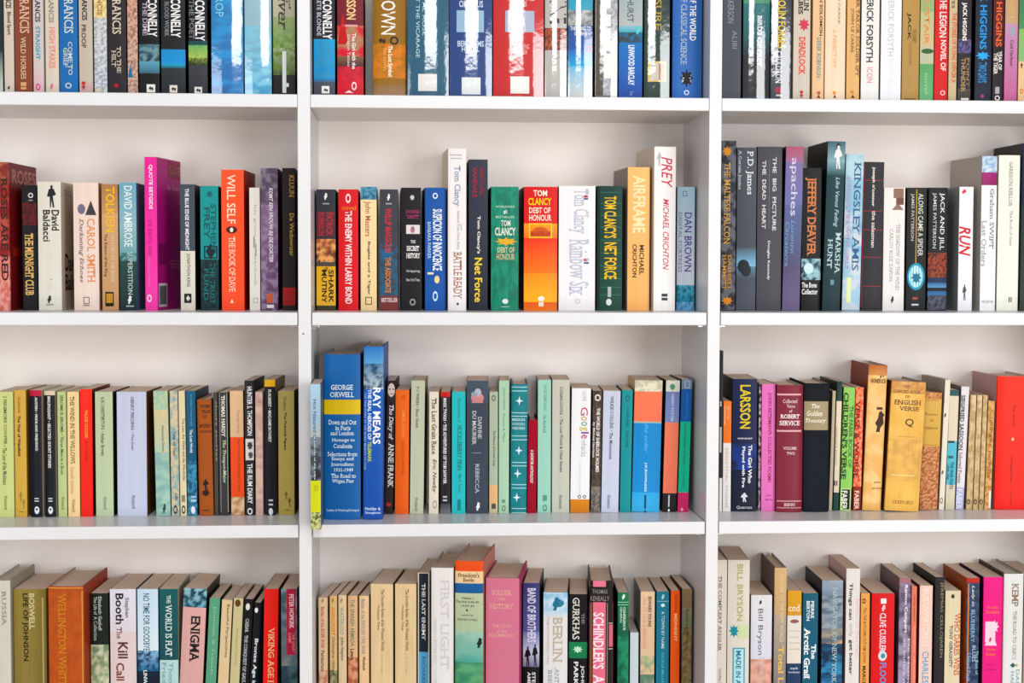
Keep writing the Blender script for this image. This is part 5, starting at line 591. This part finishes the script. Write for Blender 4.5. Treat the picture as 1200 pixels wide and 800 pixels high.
b(853, 878.8, 656, '#dcd4c8', 'wide cream paperback with olive author and boxed teal title', d=.115, yaw=4, side='#c8bcac', T=[('BILL BRYSON', '#a8a45c', 863.5, 870.5, 661, 727), ('MADE IN AMERICA', '#1c6c84', 862, 868, 762, 830, 'b')], E=[('rect', '#c8d4a8', 864, 877, 732, 747), ('splash', '#1c8c98', 854, 866, 731, 747), ('rect', '#b4dce4', 858.5, 872, 759, 857), ('frame', '#5c98ac', 858, 872.5, 758.5, 858)])
b(880.2, 905, 697, '#d8d8d8', 'white paperback with thin grey author and peach lower part', d=.11, side='#a89c90', bands=[(697, 772, 'dadada', 'd0d0dc'), (772, 860, 'dca898', 'd8a490', 'c08878', 130)], T=[('Bill Bryson', '#4c5060', 886.5, 894, 713, 767, 't'), ('Notes from a', '#c8b8b4', 890, 895, 770, 830), ('Big Country', '#c8b8b4', 884, 888, 775, 830)], E=[('bird', '#1c1c24', 889, 893, 703, 708)])
b(907.8, 922.2, 665, '#c8a878', 'tan hardback with gold lettering and its brown cover showing', k='h', rec=.08, d=.118, yaw=3, bulge=.0008, side='#6c5450', bands=[(665, 720, 'ccac7c', 'c0a07c'), (720, 860, 'b0a090', '5c6070')], T=[('VOYAGE TO THE NEW WORLD', '#dcc894', 914, 918.5, 672, 752), ('Total Loss', '#dcb464', 911.5, 918, 755, 820, 'b')])
b(922.8, 939.6, 692, '#e0dcd4', 'ochre-topped paperback with cream panel and navy foot', side='#a08c70', bands=[(692, 721, 'd49c3c', 'cc9438'), (721, 777, 'dcd8d0', 'dcd4c8'), (777, 860, '243c5c', '20385c')], T=[('cod', '#f0e8d4', 924, 937.5, 708, 716, 'h'), ('a biography', '#c8b0a0', 925, 937, 738, 740, 'h'), ('of the fish', '#c8b0a0', 926, 936, 745, 747, 'h'), ('that changed', '#c8b0a0', 925, 937, 752, 754, 'h'), ('the world', '#c8b0a0', 925, 936, 759, 761, 'h'), ('mark', '#d8dce4', 926, 935, 781, 784, 'h'), ('kurlansky', '#d8dce4', 924, 937, 786, 789, 'h')], E=[('ell', '#8c5c54', 926, 936, 725.5, 730)])
b(941, 959, 695, '#0c5870', 'dark teal-blue paperback with heavy white title', side='#1c2c34', T=[('PIERRE', '#e4ecec', 950, 953.8, 704, 724, 'b'), ('BERTON', '#e4ecec', 945, 948.8, 704, 727, 'b'), ('The', '#f0f4f4', 950.5, 956, 754, 772, 'b'), ('Arctic Grail', '#f0f4f4', 942, 949, 735, 795, 'b')])
b(963.5, 988.2, 680, '#5c7080', 'wide paperback with stormy sky over blue ice picture', d=.12, yaw=2, side='#30343c', bands=[(680, 698, 'a0b0c0', '6c7c90', '8c98a8', 100, .5), (698, 736, '4c5c74', '6c7888', '94a0a8', 90, .4), (736, 754, '8c8c88', 'b89c78', '5c6470', 90, .4), (754, 790, '1c3c5c', '3c8cb8', '14304c', 110, .6), (790, 860, '2c6c9c', '5ca4c8', '1c4c70', 110, .6)], T=[('NAVIGATOR OF NEW YORK', '#a8bcb8', 975, 980.5, 688, 800)])
b(991.8, 1008.2, 666, '#dcd8d4', 'white paperback with grey title over pinkish cover side', d=.115, yaw=2, side='#c8a4a0', T=[('Things can', '#2c2c34', 994, 999, 683, 726, 'b'), ('only', '#a8a8ac', 994, 999, 730, 746), ('get better', '#2c2c34', 994, 999, 749, 790, 'b'), ("John O'Farrell", '#e8b8c0', 1002, 1007, 700, 770)])
b(1009, 1019.6, 695, '#e0a05c', 'narrow orange-tan paperback left of the wide red one', side='#c07c3c', T=[('TILL THE BUTCHERS CUT HIM DOWN', '#8c4c24', 1011.5, 1015, 712, 776), ('MARCIA', '#3c2014', 1010.5, 1014.5, 780, 805, 'b')], E=[('ring', '#2c1c14', 1010.5, 1014.5, 701, 707)])
b(1021.6, 1048.5, 695, '#d01c24', 'wide bright red paperback with white and blue lettering', side='#5c0c10', d=.112, bulge=.001, T=[('CLIVE CUSSLER', '#e8d0d8', 1030.5, 1038, 718, 763, 'b'), ('FLOOD TIDE', '#5c8cc8', 1030.5, 1038, 776, 830, 'b')], E=[('rect', '#f0e0e0', 1032, 1038.5, 701, 707), ('ell', '#d0d8e0', 1029, 1039, 762, 774), ('ell', '#1c7c8c', 1032, 1037, 765, 771), ('bird', '#e8c0c0', 1032, 1038, 708, 716)])
b(1054, 1067.6, 677, '#88788c', 'grey-purple photo paperback with white typewriter lettering', d=.115, side='#6c5860', bands=[(677, 683, 'a06c74'), (683, 860, '8c8098', 'a498b0', '5c5068', 80)], T=[('Remco Campert', '#ece8f0', 1059, 1063.5, 685, 741, 'b'), ('De Harm', '#d8d0e0', 1063.5, 1066, 748, 800), ('en andere verhalen', '#d8d0e0', 1058, 1061, 748, 830)])
b(1068.4, 1074.8, 687, '#dc7864', 'very thin salmon paperback right of the grey-purple one', side='#8c3c30', T=[('remko kampurt', '#8c4c40', 1070, 1073, 697, 728), ('somber uitzicht', '#f0a898', 1070, 1073, 733, 800)])
b(1078, 1093.2, 686, '#e8c8bc', 'pale pink paperback with blue lettering lower down', d=.112, side='#8c3434', bulge=.0006, T=[('BUKOWSKI TALES', '#f0dcd0', 1081, 1088, 690, 757), ('CHARLES', '#5c9cc0', 1080.5, 1088, 763, 800), ('LAMB', '#5c9cc0', 1081, 1088, 805, 840)])
b(1095.8, 1107, 676, '#262224', 'tall black paperback with thin gold capitals', d=.115, yaw=2, side='#1c1a1c', T=[('JEREMIAS CELLOJAREN', '#9c9468', 1101, 1105, 682, 770, 't')])
b(1108, 1126, 692, '#d8ccac', 'cream paperback with orange-red title', d=.11, side='#c0a880', T=[('WHO DARES WINS', '#cc4c34', 1118, 1124.5, 718, 791), ('TONY GERAGHTY', '#3c3430', 1112.3, 1116, 732, 782)], E=[('ell', '#3c3020', 1114.5, 1118.5, 696, 701)])
b(1132.8, 1148.2, 677, '#243048', 'navy paperback with red top and orange cover side', d=.115, yaw=2, side='#b0541c', bands=[(677, 683, 'b83830', 'a83028'), (683, 860, '28344c', '20304c', '3c4c68', 140)], T=[('Lady in', '#dce0e4', 1138, 1142, 686, 710, 'i'), ('BLUEBERRY', '#8cb4cc', 1137.5, 1142, 714, 752), ('BLUES', '#a8c4d4', 1139, 1143, 756, 775), ('The Best of', '#a8c4d4', 1143, 1147, 762, 790), ('United Fruit', '#8cacc4', 1133, 1137, 765, 798)], E=[('rect', '#dc8440', 1133, 1134.3, 684, 858)])
b(1152.8, 1175.8, 676, '#e02880', 'magenta paperback with white map-like shape', d=.12, yaw=2, side='#2c0c44', bands=[(676, 860, 'e42c84', 'dc2878')], T=[('Roddy', '#e87c3c', 1157, 1170, 710, 713.5, 'h'), ('Drabble', '#e87c3c', 1155.5, 1171, 715, 718.5, 'h'), ('Elder', '#e87c3c', 1156, 1167, 759, 762, 'h'), ('Swan', '#e87c3c', 1155, 1166, 764, 768, 'h'), ('the', '#a02868', 1157, 1162, 777, 779, 'h'), ('vintage', '#a02868', 1154, 1167, 783, 785, 'h')], E=[('rect', '#f4d0dc', 1154.5, 1166, 728, 752), ('splash', '#f4d0dc', 1160, 1170.5, 726, 742), ('tri', '#f4d0dc', 1154, 1168, 736, 756), ('bird', '#c03880', 1158, 1162, 746, 752)])
b(1177, 1199.6, 672, '#dcdeda', 'white jacketed hardback with brown author at the right edge', k='h', rec=.08, d=.117, yaw=2, bulge=.0015, pg=M_PAGEW, side='#3c3428', T=[('KEMP', '#8c6c5c', 1185.5, 1193, 683, 710), ('THE ROAD TO CRECY', '#9c8c84', 1186.5, 1190.5, 715, 773), ('DAN', '#7c9ca0', 1190, 1194, 784, 805), ('HALE', '#7c9ca0', 1184, 1188, 786, 806)], E=[('dia', '#1c5c54', 1183, 1190, 776, 782), ('dia', '#b8a060', 1188, 1193, 777, 781)])
b(1200.6, 1222, 674, '#a49484', 'beige paperback just outside the right picture edge', d=.115, yaw=3)
